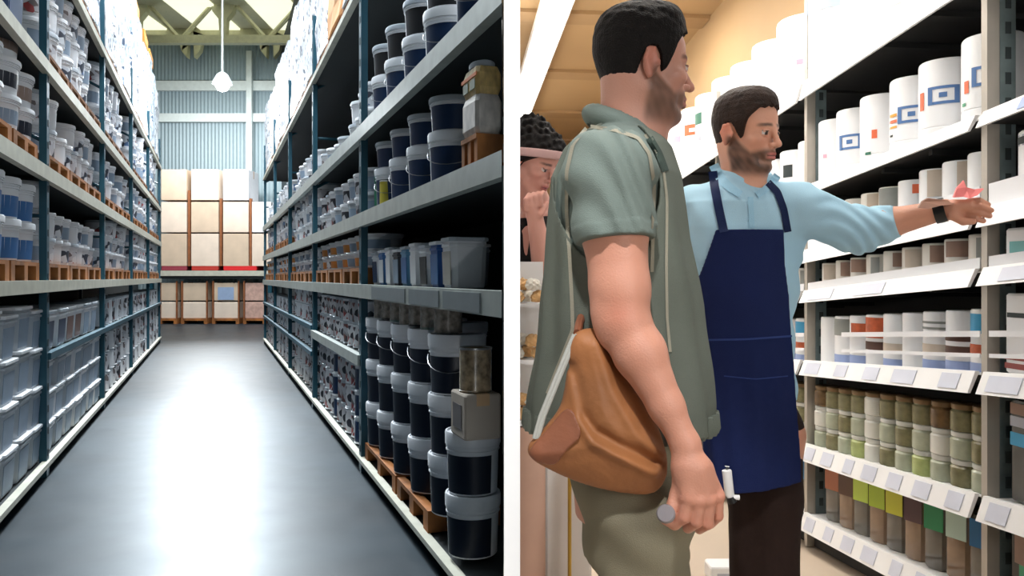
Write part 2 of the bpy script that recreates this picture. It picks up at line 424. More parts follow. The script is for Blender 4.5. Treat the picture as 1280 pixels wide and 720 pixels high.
def P(r, h, body, lid, label, **k): return pail_parts(r, h, body, lid, label, **k)
# --- left rack
whitepails = lambda r, h: [(P(r,h,WHT,WHT,GREYL,n=16),'white pail with grey label'),(P(r,h,WHT,WHT,MIX2,n=16),'white pail with blue print'),(P(r,h,WHT,WHT,WHT,n=16),'plain white pail'),(P(r,h,WHT,GRYP,MIX1,n=16),'white pail with red print')]
tins = lambda r, h: [(tin_parts(r,h,WHT,GRYP,MIX2,14),'small blue printed tin'),(tin_parts(r,h,WHT,GRYP,WHT,14),'small plain white tin'),(tin_parts(r,h,WHT,GRYP,MIX1,14),'small red printed tin')]
dtins = lambda r, h: [(tin_parts(r,h,GRYP,GRYP,MIX3,14),'small dark printed tin'),(tin_parts(r,h,WHT,GRYP,MIX1,14),'small red printed tin'),(tin_parts(r,h,WHT,GRYP,WHT,14),'small plain white tin')]
SH = {'T':'top shelf','2':'upper shelf','3':'mid shelf','4':'pallet shelf','5':'low shelf','F':'floor level'}
# bay 0 (nearest)
navytub = tub_parts(.5,.45,.5,NAVY,NAVY,M('deep_blue_panel',(30,60,100),.4))
whitetub = tub_parts(.5,.45,.5,WHT,GRYP,WHT)
for i,(v,pp,d) in enumerate([(5.0,navytub,'navy blue lidded tub'),(5.55,whitetub,'white lidded tub behind the navy tub'),(6.15,navytub,'navy tub against the first teal post')]):
    place('storage_tub', pp, L(-1.45,v,w2), rzL(-1), d+' on the second shelf of the left-hand rack', 'tub')
pallets(-1,0,SH['3'],4.1,6.5,w3,.8)
band = lambda r,h,m: P(r,h,WHT,WHT,m,n=26,lab=(.25,.7),half=1.3)
for i,v in enumerate([4.55,5.02,5.5,5.98,6.4]):
    ms = [MATS['grey_label'], WHT, M('brown_band_label',(150,128,118),.5), NAVY]
    for t in range(3 if i<4 else 2):
        place('paint_pail', band(.215,.235,[GREYL,MATS['dark_navy_label'],MATS['brown_band_label']][(i+t)%3]), L(-1.40,v,w3+PH+t*.236), rzL(-1)-.6, 'large white banded pail, %s along, %s tier, mid shelf before first post' % (od(i),['bottom','middle','top'][t]), 'pail', 'large banded pails in the nearest bay')
pallets(-1,0,SH['4'],3.8,6.55,w4,.9)
for i in range(6):
    v = 4.2+i*.44
    for t in range(2):
        place('paint_pail', P(.20,.265,WHT,WHT,BLUE,n=26,lab=(.06,.66),half=1.35,lid_h=.16), L(-1.38,v,w4+PH+t*.266), rzL(-1)-.6, 'white pail with broad blue label, %s along, %s tier, over orange pallet' % (od(i),['lower','upper'][t]), 'pail', 'blue labelled pails in the nearest bay')
for i in range(7):
    v = 4.0+i*.42
    for t in range(4):
        hh = .285 if i%2 else .275
        place('storage_tub', tub_parts(.38,.42,hh,GRYP,WHT,GREYL), L(-1.38,v,-1.33+t*hh), rzL(-1), 'grey tub with white lid, %s stack, %s tier, floor level before first post' % (od(i),['bottom','second','third','top'][t]), 'tub', 'grey lidded tubs at floor level of the nearest bay')
# further bays
for b in range(1,5):
    v0, v1 = LP[b]+.06, LP[b+1]-.06
    pallets(-1,b,SH['2'],v0,v1,w2,1.0,PALD)
    sp = .37 if b < 3 else .46; r_ = .165; rv = .20 if b>=3 else r_
    fill(-1,b,SH['2'],v0,v1-.5,w2+PH,sp,whitepails(rv,.24),3,1.36,'','paint_pail','pail',.241,rv,jit=.05,var_t=.4)
    pallets(-1,b,SH['3'],v0,v1,w3,1.0)
    fill(-1,b,SH['3'],v0,v1-.1,w3+PH,sp,whitepails(rv,.235),2,1.36,'','paint_pail','pail',.236,rv,jit=.04,var_t=.3)
    pallets(-1,b,SH['4'],v0,v1,w4,1.0)
    fill(-1,b,SH['4'],v0,v1-.1,w4+PH,sp,whitepails(rv,.2),3,1.36,'','paint_pail','pail',.201,rv,var_t=.35)
    if b == 1:
        fill(-1,b,SH['5'],v0,v1,w5,.46,[(tub_parts(.42,.4,.3,WHT,GRYP,NAVY),'white tub with navy panel'),(tub_parts(.42,.4,.3,WHT,GRYP,GREYL),'white tub with grey panel'),(tub_parts(.42,.4,.3,WHT,WHT,M('brown_print',(120,84,74),.5)),'white tub with brown panel')],1,1.36,'','storage_tub','tub',.3,.2)
        fill(-1,b,SH['F'],v0,v1,-1.33,.43,[(tub_parts(.39,.4,.24,GRYP,WHT,GREYL),'grey tub with white lid'),(tub_parts(.39,.4,.24,WHT,WHT,MATS['grey_label']),'white tub with grey panel')],3,1.36,'','storage_tub','tub',.24,.2)
    else:
        fill(-1,b,SH['5'],v0,v1,w5,.36,dtins(.16,.3),1,1.33,'','paint_tin','tin',.3,.16)
        fill(-1,b,SH['F'],v0,v1,-1.33,.38,dtins(.17,.23),3,1.33,'','paint_tin','tin',.231,.17)
    # top shelf: pallets with wrapped loads
    pallets(-1,b,SH['T'],v0,v1,wTL,1.0)
pallets(-1,0,SH['T'],5.2,6.6,wTL,1.0)
def wrapped(side, v, ly, h, w, u, mat, label, wx=.9):
    m_ = MB(); n = 5
    def ring(k, z):
        x, y = ly/2*k, wx/2*k; c = .06; j = lambda: random.uniform(-.018,.018)
        return [(a+j(), b_+j(), z) for a,b_ in [(-x+c,-y),(0,-y),(x-c,-y),(x,-y+c),(x,0),(x,y-c),(x-c,y),(0,y),(-x+c,y),(-x,y-c),(-x,0),(-x,-y+c)]]
    zs = np.linspace(0,h,9); rr = [ring(.985 if i%2 else 1.0, z) for i,z in enumerate(zs)] + [ring(.9,h+.02)]
    vs = [q for r_ in rr for q in r_]
    fs = [(k*12+i,k*12+(i+1)%12,k*12+12+(i+1)%12,k*12+12+i) for k in range(len(rr)-1) for i in range(12)]
    fs += [tuple(range(11,-1,-1)), tuple((len(rr)-1)*12+i for i in range(12))]
    m_.add(vs, fs, mat)
    o = link('wrapped_load', m_.mesh('wrapped_load'), None, L(side*u, v, w), rzL(side))
    tag(o, label, 'wrapped goods', 'wrapped goods on top of the %s' % SIDE[side])
    return o
k = 0
for b in range(0,5):
    v0, v1 = (LP[b]+.06, LP[b+1]-.06) if b else (5.2,6.55)
    n = 3 if b else 1
    for i in range(n):
        ly = (v1-v0)/n
        v = v0+ly*(i+.5); h = (2.6 if b<3 else 1.75-.12*i+.1*(b==3))-.13
        wrapped(-1, v, ly-.06, h, wTL+PH, LU0+.47, [WRAP,WRAPB][(k//2)%2], '%s tall white wrapped stack along the top of the left-hand rack' % od(k)); k += 1
# orange-topped cartons on far top loads
for i, v in enumerate([14.0,15.2,17.2,18.6]):
    h = [1.72,1.6,1.66,1.5][i]
    place('carton', carton_parts(.9,.7,.22,M('orange_carton',(206,140,60),.7,var=.2),TAPE), L(-1.6,v,wTL+PH+1.9-.0*h), rzL(-1), 'orange-brown carton %s along on top of the far wrapped stacks' % od(i), 'carton', 'orange cartons over the wrapped stacks')

# --- right rack
def two_stack(i, v, w, hb, hu, r_, dl, du, who, setin=None):
    u = setin or RU0+.04+r_
    if not ok(1,u,v,r_): return
    place('paint_pail', P(r_,hb,WHT,WHT,dl,n=30,lab=(.04,.86),half=.95,lid_h=.16,handle=True), L(u,v,w), rzL(1)+.95, 'tall white pail with navy panel, %s from the teal post on the %s' % (od(i), who), 'pail', 'tall navy panel pails on the %s' % who)
    place('paint_pail', P(r_*.96,hu,WHT,GRYP,du,n=30,lab=(.06,.88),half=.95,lid_h=.14), L(u,v,w+hb+.0005), rzL(1)+.95, 'short dark panel pail atop the %s tall pail from the post, %s' % (od(i), who), 'pail', 'short dark panel pails on the %s' % who)
def vz(px): # v along the rack face for a pixel column
    Z = 1000*RU0/ca/(px-268); return Z*(ca - sa*(px-640)/1000)
S1v = [5.72,5.25,4.72,4.20,3.74,3.34]
for i, v in enumerate(S1v): two_stack(i, v, r1w, .31, .22, .165, NAVY, BLACK, 'highest near shelf')
S2v = [5.6,5.1,4.6,4.1]
two_stack(6, 3.60, r1w, .31, .22, .10, NAVY, BLACK, 'highest near shelf')
for i, v in enumerate(S2v): two_stack(i, v, r2w, .285, .185, .15, NAVY, NAVY, 'middle near shelf')
place('paint_tin', tin_parts(.11,.30,M('green_tin',(26,112,84),.4),GALV,M('green_tin',(26,112,84),.4),20), L(RU0+.18,5.82,r2w), 0, 'green tin standing next to the teal post, middle near shelf', 'tin')
place('squeeze_bottle', tin_parts(.045,.2,M('yellow_bottle',(206,190,70),.4),WHT,M('yellow_bottle',(206,190,70),.4),14), L(RU0+.1,5.53,r2w), 0, 'slim yellow bottle between the green tin and navy pails', 'bottle')
# second row behind on S1/S2
for j, (w, hh, lab) in enumerate([(r1w,.5,'highest near shelf'),(r2w,.46,'middle near shelf')]):
    for i in range(4):
        v = 5.7-.42*i; u = RU0+.55
        if ok(1,u,v,.16): place('paint_pail', P(.155,.31,WHT,WHT,NAVY,n=18,lab=(.06,.84),half=.6), L(u,v,w), rzL(1), 'white pail %s along in the shaded back row, %s' % (od(i),lab), 'pail', 'back row pails on the %s' % lab)
# the shrink wrapped crate on its pallet at the end of the middle shelf
pv = 3.50; t = empty('stock_crate', L(RU0+.066,3.295,r2w), rzL(1)); t.scale = (.70,.44,1)
m_ = MB(); 
for x in (-.13,-.0,.13): m_.box(x-.03,x+.03,-.13,.13,0,.11,PALW)
m_.box(-.16,.16,-.14,.14,.11,.13,PALW); m_.box(-.16,.16,-.14,.14,0,.012,PALW); m_.box(-.14,.14,.1,.13,.012,.11,MATS['dark_pallet_wood']); link('crate_base', m_.mesh('crate_base'), t)
MARB = M('marbled_wrap',(188,180,172),.4,var=.25,scale=14)
m_ = MB(); m_.rbox(-.155,.155,-.135,.135,.131,.30,.03,MARB); link('wrapped_side', m_.mesh('wrap'), t)
m_ = MB(); m_.rbox(-.15,.15,-.13,.13,.30,.42,.03,M('tan_box',(196,166,104),.5,var=.3,scale=20)); link('upper_box', m_.mesh('upper'), t)
m_ = MB(); m_.box(-.153,.153,-.137,-.129,.375,.39,M('orange_band',(226,120,50),.5)); m_.box(-.12,-.02,-.136,-.129,.325,.365,M('olive_window',(96,110,80),.4)); m_.box(.02,.12,-.136,-.129,.325,.365,MATS['olive_window']); link('printed_band', m_.mesh('band'), t)
m_ = MB(); m_.lathe([(.11,.42),(.12,.425),(.12,.445),(.11,.45),(.1,.43)], 24, GRYP, cap=False); link('rim', m_.mesh('rim', True), t)
tag(t, 'shrink wrapped crate with orange band on a wooden base, end of middle near shelf', 'crate')
# S3: row of assorted canisters
S3 = [('white canister with teal panel',WHT,NAVY),('blue square canister',BLUE,WHT),('plain white canister',WHT,WHT),('dark grey canister with white top',M('charcoal_body',(66,66,72),.5),GREYL),('light blue canister',M('sky_body',(96,150,186),.5),BLUE),('tall white canister',WHT,WHT),('white canister with charcoal panel',WHT,BLACK),('royal blue canister',M('royal_body',(40,84,150),.5),BLUE),('wide white canister with beige panel',WHT,M('beige_panel',(186,180,170),.5))]
v = 5.78; i = 0
while v > 3.0:
    d, bm, lm = S3[i % 9]; hh = [.23,.24,.25,.23,.24,.25][i%6]
    wd = .2
    u = RU0+.05+.11
    if ok(1,u,v,.12):
        place('canister', tub_parts(wd,.2,hh,bm,WHT if i%2 else GRYP,lm), L(u,v,r3w), rzL(1), '%s, %s from the teal post on the near shelf' % (d, od(i)), 'canister', 'canisters on the near shelf under the middle pails')
    if ok(1,u+.25,v,.12): place('canister', tub_parts(wd,.2,hh,[WHT,BLUE,GRYP][i%3],WHT,GREYL), L(u+.26,v,r3w), rzL(1), '%s canister in the back row, %s from the teal post' % (['white','blue','grey'][i%3], od(i)), 'canister', 'canisters in the back row of the near shelf')
    v -= .24; i += 1
# lower section: dark labelled bucket stacks on a pallet-height base
BASEW = -1.30
for q,(va,vb) in enumerate([(4.85,5.9),(4.05,4.8)]):
    o = link('wooden_pallet', pallet_mesh(round(vb-va,3),.4,PALW,.12), None, L(RU0+.22,(va+vb)/2,BASEW-.03), rzL(1)); tag(o, 'wooden pallet under the dark panelled bucket stacks, %s' % ['by the teal post','further from the post'][q], 'pallet')
stackv = [5.78,5.36,4.90,4.44,3.98]
for i, v in enumerate(stackv):
    r_ = .145; u = RU0+.01+r_
    hh = .305; n = 3
    for t_ in range(n):
        if ok(1,u,v,r_):
            place('paint_bucket', P(r_,hh,GRYP if 0 else WHT,WHT,DNAVY,n=30,lab=(.04,.80),half=1.05,lid_h=.2,handle=(t_==2)), L(u,v,-1.295+.09+t_*(hh+.001)), rzL(1)+1.0, 'white bucket with near-black label, %s stack from teal post, %s tier' % (od(i),['bottom','middle','top'][t_]), 'bucket', 'dark labelled buckets stacked at floor level')
    for t_ in range(3):
        if ok(1,u+.36,v+.1,r_): place('paint_bucket', P(r_,hh,WHT,WHT,DNAVY,n=16,lab=(.04,.80),half=1.05,lid_h=.2), L(u+.36,v+.1,-1.295+.09+t_*(hh+.001)), rzL(1), 'bucket in the shaded back row, %s stack, %s tier, near floor bay' % (od(i),['bottom','middle','top'][t_]), 'bucket', 'back row buckets at floor level')
# nearest stacks, lower
for i,(v,n) in enumerate([(3.62,2)]):
    r_ = .128; u = RU0+.0+r_
    for t_ in range(n):
        if ok(1,u,v,r_): place('paint_bucket', P(r_,.29,WHT,WHT,DNAVY,n=30,lab=(.04,.80),half=1.05,lid_h=.2), L(u,v,-1.30+t_*.291), rzL(1)+1.0, 'white dark-label bucket, %s tier, %s low stack nearest the camera' % (['bottom','top'][t_], ['taller','very'][i]), 'bucket', 'dark labelled buckets nearest the partition')
# beige boxes on the nearest stacks
o = place('carton', carton_parts(.22,.17,.20,M('beige_box',(172,160,146),.7),TAPE,M('brown_panel',(70,62,60),.5)), L(RU0+.09,3.46,-1.30+.584), rzL(1), 'beige box with a dark brown panel on the nearest low bucket stack', 'carton')
JAR = M('smoky_jar',(150,142,132),.2,var=.5,scale=30); JARL = M('pewter_lid',(150,150,150),.35,.6)
for i,(v,w) in enumerate([(5.70,-.365),(5.42,-.365),(5.14,-.365),(4.86,-.365),(4.60,-.365),(4.32,-.365),(4.02,-.365)]):
    u = RU0+.12
    w = -1.295+.09+.915+.004
    if ok(1,u,v,.07): place('jar', tin_parts(.075,.16,[JAR,M('dark_jar',(70,66,64),.2,var=.4,scale=30),M('green_grey_jar',(128,140,130),.2,var=.4,scale=30)][i%3],JARL,JAR,16), L(u,v,w), 0, 'squat glass jar %s from the teal post, on the bucket lids' % od(i), 'jar', 'jars standing on the bucket lids')
place('jar', tin_parts(.075,.2,M('speckled_jar',(160,140,112),.25,var=.6,scale=24),JARL,M('speckled_jar',(160,140,112),.25,var=.6,scale=24),18), L(RU0+.09,3.46,-1.30+.786), 0, 'tall speckled jar standing on the beige box', 'jar')

# further bays of right rack
for b in range(0,4):
    v0, v1 = RP[b]+.06, RP[b+1]-.06; B = b+1
    pallets(1,B,SH['T'],v0,v1,rT,1.0)
    n = 3
    for i in range(n):
        ly = (v1-v0)/n; v = v0+ly*(i+.5)
        special = (b == 0 and i < 2)
        m__ = WRAP if not special else [M('grey_fabric_wrap',(176,180,186),.7), M('orange_carton_wrap',(222,164,112),.7)][i]
        wrapped(1, v, ly-.06, 1.5 if special else 1.22+.08*((b*3+i)%3), rT+PH, RU0+.47, m__, ('orange cardboard stack' if special and i else 'grey wrapped stack' if special else '%s white wrapped stack' % od(b*3+i)) + ' on top of the right-hand rack')
    sp = .36; wp = whitepails(.165,.2)
    # S1 partly filled: stacks of small white pails
    fill(1,B,SH['2'],v0+(1.3 if b==0 else .2),v1,r1w,.36,whitepails(.16,.18),2 if b else 1,RU0+.22,'','paint_pail','pail',.181,.16,jit=.05)
    if b == 0: fill(1,B,'upper front',v0+.02,v0+1.3,r1w,.36,whitepails(.16,.2),2,RU0+.24,'','paint_pail','pail',.201,.16,jit=.04)
    pallets(1,B,SH['3'],v0,v1,r2w-.0,1.0) if b>1 else None
    fill(1,B,SH['3'],v0,v1,r2w+(PH if b>1 else 0),sp,whitepails(.165,.2),3 if b<2 else 2,RU0+.22,'','paint_pail','pail',.201,.165,var_t=.2) if b else fill(1,B,SH['3'],v0,v1,r2w,.36,[(P(.165,.185,WHT,GRYP,MIX1,n=18),'maroon printed white pail'),(P(.165,.185,WHT,WHT,MIX3,n=18),'white pail with dark print'),(P(.165,.185,GRYP,WHT,GREYL,n=18),'grey pail')],2,RU0+.22,'','paint_pail','pail',.186,.165)
    pallets(1,B,SH['4'],v0,v1,r3w,1.0)
    fill(1,B,SH['4'],v0,v1,r3w+PH,sp,[(P(.165,.13,WHT,GRYP,MIX2,n=16),'low white blue-print pail'),(P(.165,.13,WHT,WHT,ORANGE,n=16),'low white orange-label pail'),(P(.165,.13,WHT,WHT,GREYL,n=16),'low white grey-label pail')],2,RU0+.22,'','paint_pail','pail',.131,.165)
    if b == 0:
        fill(1,B,SH['5'],v0,v1,-.58,.24,[(tin_parts(.11,.2,WHT,GRYP,MIX1,14),'red printed tin'),(tin_parts(.11,.2,GRYP,GRYP,MIX3,14),'dark printed tin')],2,RU0+.16,'','paint_tin','tin',.201,.11)
        fill(1,B,SH['F'],v0,v1,-1.33,.26,[(tin_parts(.12,.21,WHT,GRYP,MIX1,14),'red printed tin'),(tin_parts(.12,.21,GRYP,GRYP,MIX3,14),'dark printed tin'),(tin_parts(.12,.21,WHT,WHT,NAVY,14),'navy labelled tin')],3,RU0+.16,'','paint_tin','tin',.211,.12)
    else:
        fill(1,B,SH['5'],v0,v1,-.53,.34,dtins(.15,.2),1 if b>1 else 2,RU0+.2,'','paint_tin','tin',.2,.15)
        fill(1,B,'lowest shelf',v0,v1,-.82,.34,tins(.15,.2),1,RU0+.2,'','paint_tin','tin',.2,.15)
        fill(1,B,SH['F'],v0,v1,-1.33,.34,dtins(.15,.22),2,RU0+.2,'','paint_tin','tin',.221,.15)

# ---- far stock rack across the end
ZB = 25.6; s_ = ZB/1000
def wx(px): return (px-640)*s_
def wz(py): return CAMZ+(HOR-py)*s_
t = empty('pallet_shelf', (wx(268), ZB, 0))
m_ = MB(); m_.box(wx(195),wx(345),ZB-.6,ZB-.5,wz(345),wz(338.5),BEAM); child_world('beam', m_, t)
m_ = MB(); m_.box(wx(195),wx(345),ZB-.55,ZB+.6,wz(348.5),wz(345),DARKDECK); child_world('shelf_deck', m_, t)
for px in (197,343):
    m_ = MB(); m_.box(wx(px)-.06,wx(px)+.06,ZB-.5,ZB-.38,0,wz(338),TEAL); child_world('upright', m_, t)
tag(t, 'long pale shelf across the far end of the aisle, carrying boxes', 'rack')
RS = [M('maroon_strip',(140,52,66),.6),M('dark_red_strip',(176,50,40),.6),M('red_strip',(206,30,34),.6)]
BROWN = M('brown_gap_board',(140,84,48),.8,var=.2)
cols = [(209,242),(246,281),(285,318),(320,345)]
for i,(a,b_) in enumerate(cols[:3]):
    bb = b_ if i<2 else 328
    m_ = MB(); w_, h_ = wx(bb)-wx(a)-.05, (343-333.5)*s_-.14
    m_.rbox(-w_/2,w_/2,-.5,.5,0,(339-333)*s_,.02,RS[i]); o = link('flat_carton', m_.mesh('flat_carton'), None, ((wx(a)+wx(bb))/2, ZB, wz(338.4)))
    tag(o, '%s flat carton under the boxes on the far shelf' % ['maroon','dark red','long bright red'][i], 'carton')
rows = [(332.8,293),(291.5,254),(252,214)]
for r_, (yb, yt) in enumerate(rows):
    for i,(a,b_) in enumerate(cols):
        if i == 3 and r_ == 2: continue
        w_ = (b_-a)*s_-.04; h_ = (yb-yt)*s_-.01
        if i==3: a=321
        parts = carton_parts(round(w_,2), 1.0, round(h_,2), [CARD,CARDL][(r_+i)%2] if not (r_>=1 and i==3) and not (r_==2 and i==2) else WHT, [TAPE,BROWN][0], None)
        place('cardboard_box', parts, (wx((a+b_)/2), ZB, wz(yb)+.0), 0, '%s box, %s column from the left-hand rack, %s row on the far shelf' % ('white' if parts[0][1].materials[0]==WHT else 'pale cardboard', ORD[i], ['lowest','middle','upper'][r_]), 'box', 'boxes on the far shelf')
# brown posts between columns
for i, px in enumerate([244,283,319.5]):
    m_ = MB(); m_.box(-.035,.035,-.5,-.4,0,(332.8-250+ (0 if i else 10))*s_,BROWN); o = link('wooden_post', m_.mesh('post'), None, (wx(px), ZB, wz(332.8))); tag(o, 'brown wooden post %s gap between the far box columns' % ['in first','in second','in third'][i], 'post')
lower = [(208,230),(235,267),(273,306),(311,339)]
for i,(a,b_) in enumerate(lower):
    t = empty('box_crate', (wx((a+b_)/2), ZB, 0))
    w_ = (b_-a)*s_; x = wx((a+b_)/2)
    m_ = MB(); 
    for dx in (-w_/2+.05, w_/2-.05): m_.box(x+dx-.05,x+dx+.05,ZB-.55,ZB+.5,0,.1,PALW)
    m_.box(x-w_/2,x+w_/2,ZB-.55,ZB+.5,.1,.16,PALW); child_world('pallet_base', m_, t)
    for k2,(z0,z1) in enumerate([(.165,.68),(.72,1.28)]):
        m_ = MB(); m_.rbox(-w_/2+.04,w_/2-.04,-.5,.5,0,z1-z0,.02,[CARDL,CARD][k2] if i!=3 else M('dusky_box',(196,160,146),.8,var=.2)); o = link('box_layer', m_.mesh('layer'), t, (0,0,z0))
    m_ = MB()
    for dx in (-w_/2,w_/2-.04): m_.box(x+dx,x+dx+.04,ZB-.53,ZB-.47,.16,1.34,BROWN)
    child_world('corner_post', m_, t)
    if i == 2:
        m_ = MB(); m_.box(-.25,.25,-.515,-.505,.75,1.15,M('blue_grey_poster',(150,170,200),.5)); link('printed_panel', m_.mesh('panel'), t)
    tag(t, ['cardboard crate on floor pallet beside the left-hand rack, far end','second cardboard crate on floor under far shelf','far floor crate with a blue-grey printed panel','dusky pink crate under far shelf by the right-hand rack'][i], 'crate')
for i, px in enumerate([232.5,270,308.5]):
    m_ = MB(); m_.box(-.07,.07,0,.1,0,1.3,BROWN); o = link('timber_board', m_.mesh('board'), None, (wx(px), ZB+.3, 0)); tag(o, 'dark brown board standing in the %s gap between floor crates' % ORD[i], 'board')

m_ = MB()
for parts, loc, rz in STUFF:
    c_, s2 = math.cos(rz), math.sin(rz)
    for _, me in parts:
        vv = [(loc.x+v.co.x*c_-v.co.y*s2, loc.y+v.co.x*s2+v.co.y*c_, loc.z+v.co.z) for v in me.vertices]
        o_ = len(m_.v); m_.v += vv
        mi_ = [m_.mi(x) for x in me.materials]
        for p_ in me.polygons: m_.f.append(tuple(i_+o_ for i_ in p_.vertices)); m_.m.append(mi_[p_.material_index])
tag(link('paint_pails', m_.mesh('paint_pails', True)), 'many small white pails filling the farthest bays of both warehouse racks', 'pails', None, 'stuff')
# ============================================================ RIGHT: shop aisle
BANG = math.atan2(sb, cb); RZ = BANG - PI/2
TANC = M('tan_ceiling_paint', (172,142,102), .7, var=.03, scale=2); TANB = M('tan_beam_paint', (160,130,92), .7, var=.03)
TILE = M('shop_floor_tile', (206,188,168), .35, var=.05, scale=2.5)
SHW = M('white_shelf_paint', (240,240,240), .4, var=.02); SHD = M('charcoal_panel_and_shade', (30,30,30), .7); POST = M('grey_beige_upright', (176,170,160), .35, .3, var=.08)
POSTS = M('grey_teal_upright', (120,136,138), .4, .4, var=.15, scale=20); SLOT = M('upright_slot', (50,60,62), .7)
TAGM = M('price_card', (208,212,226), .5, var=.06); TAGB = M('blue_price_card', (140,160,206), .5)
mb = MB(); mb.hexa([R(-.2,-3.0,-1.04),R(5,-3.0,-1.04),R(5,12.2,-1.04),R(-.2,12.2,-1.04),R(-.2,-3.0,-.936),R(5,-3.0,-.936),R(5,12.2,-.936),R(-.2,12.2,-.936)], TILE)
# keep the ramp floor on its own side of the partition
mb2 = MB()
def rp(x, y, w): return (x, y, CAMZ+w-SLOPE*y)
mb2.hexa([rp(.013,-3,-1.04),rp(4.5,-3,-1.04),rp(4.5,12,-1.04),rp(-.1,12,-1.04),rp(.013,-3,-.936),rp(4.5,-3,-.936),rp(4.5,12,-.936),rp(-.1,12,-.936)], TILE)
struct('floor', mb2)
mb2 = MB(); mb2.hexa([rp(-.1,1.3,2.60),rp(4.5,1.3,2.60),rp(4.5,12,2.60),rp(-.1,12,2.60),rp(-.1,1.3,2.7),rp(4.5,1.3,2.7),rp(4.5,12,2.7),rp(-.1,12,2.7)], TANC)
struct('ceiling', mb2)
mb2 = MB(); mb2.box(-.1,4.5,11.2,11.3,-.6,4.2,TANC); struct('wall_far_shop', mb2)
mb2 = MB(); mb2.box(2.15,2.2,.9,11.2,-1.2,3.6,TANC,F=lambda u,v,w: R(u,v,w-.3)); struct('wall_shop_side', mb2)
for k, v in enumerate([4.9, 6.3, 7.7, 9.1, 10.4]):
    m_ = MB(); m_.box(.14,2.14,v,v+.22,2.57,2.599,TANB,F=R); struct('trim_%d' % (10+k), m_)
t = empty('ceiling_strip_light', R(.85,2.0,2.5))
m_ = MB(); m_.box(.73,.97,1.6,9.4,2.5,2.565,SHW,F=R); child_world('fixture_body', m_, t)
m_ = MB(); m_.box(.75,.95,1.62,9.38,2.475,2.499,glow('tube_glow',(255,252,244),5),F=R); child_world('diffuser', m_, t)
tag(t, 'long glowing white strip light running along the tan ceiling', 'ceiling light')

UP = 1.608
RV = [1.076,2.256,3.437,4.617,5.797,6.977]
SHELF = {'A':(1.13,.086),'B':(.665,.049),'C':(.385,.063),'D':(.205,.056),'E':(-.103,.066),'F':(-.47,.073),'G':(-.776,.074)}
t = empty('display_shelving', R(UP,1.1,-.936))
for v in RV:
    m_ = MB(); m_.box(UP-.004,UP+.035,v-.013,v+.013,-.93,(2.0 if v<3.5 else 1.45),POST,F=R); child_world('upright', m_, t)
    m_ = MB(); m_.box(UP+.036,UP+.085,v-.014,v+.012,-.93,(2.0 if v<3.5 else 1.45),POSTS,F=R)
    for z in np.arange(-.9,(1.95 if v<3.5 else 1.4),.075): m_.box(UP+.052,UP+.07,v-.0155,v-.013,z,z+.035,SLOT,F=R)
    child_world('slotted_column', m_, t)
for k,(w,lip) in SHELF.items():
    for i in range(len(RV)-1):
        va, vb = RV[i]+.018, RV[i+1]-.018
        m_ = MB(); m_.box(UP+.0,UP+.50,va,vb,w-.035,w-.012,SHD,F=R)  # charcoal puts the shade under the white boards into the colour
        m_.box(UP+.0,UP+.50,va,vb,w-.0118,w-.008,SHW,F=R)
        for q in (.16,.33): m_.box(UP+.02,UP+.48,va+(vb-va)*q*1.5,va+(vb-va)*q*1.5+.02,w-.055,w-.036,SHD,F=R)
        child_world('shelf_board', m_, t)
        m_ = MB()   # tilted price rail
        m_.hexa([R(UP-.045,va,w-lip),R(UP-.035,va,w-lip),R(UP-.035,vb,w-lip),R(UP-.045,vb,w-lip),R(UP-.02,va,w),R(UP-.006,va,w),R(UP-.006,vb,w),R(UP-.02,vb,w)], SHW)
        rail = child_world('price_rail', m_, t)
        if k in 'EFGD' or (k=='B' and i==0):
            n = {'E':5,'F':7,'G':7,'D':3,'B':2}[k]
            for j in range(n):
                if k=='D' and i==1 and j<1: continue
                a = va+(vb-va)*(j+.25)/n; b_ = a+(vb-va)*random.uniform(.4,.6)/n
                m_ = MB(); e=.003; f = lambda q: UP-.045+(.025)*q - e
                m_.hexa([R(f(.15),a,w-lip*.85),R(f(.15)+.002,a,w-lip*.85),R(f(.15)+.002,b_,w-lip*.85),R(f(.15),b_,w-lip*.85),R(f(.85),a,w-lip*.15),R(f(.85)+.002,a,w-lip*.15),R(f(.85)+.002,b_,w-lip*.15),R(f(.85),b_,w-lip*.15)], TAGB if (i==0 and j%2) else TAGM)
                child_world('price_card', m_, rail)
m_ = MB(); m_.box(UP+.51,UP+.53,RV[0],RV[-1],-.93,1.12,SHD,F=R); child_world('back_panel', m_, t)
m_ = MB(); m_.box(UP+.03,UP+.05,RV[0],RV[-1],-.93,-.85,SHD,F=R); child_world('kick_plate', m_, t)
# white fence strips on C and D, clear fence with frosted bands on E
FROST = M('frosted_fence', (238,240,244), .25, var=.01)
for i in range(len(RV)-1):
    va, vb = RV[i]+.02, RV[i+1]-.02
    m_ = MB(); m_.box(UP-.004,UP+.0,va,vb,.386,.452,FROST,F=R); child_world('fence_strip', m_, t)
    m_ = MB(); m_.box(UP-.004,UP+.0,va,vb,.206,.238,FROST,F=R); child_world('fence_strip', m_, t)
    m_ = MB(); m_.box(UP-.004,UP-.001,va,vb-(.3 if i==1 else 0),-.0,.018,FROST,F=R); m_.box(UP-.004,UP-.001,va,vb-(.3 if i==1 else 0),-.062,-.05,FROST,F=R); child_world('fence_strip', m_, t)
tag(t, 'white retail shelving with grey slotted uprights and tilted price rails', 'shelving')

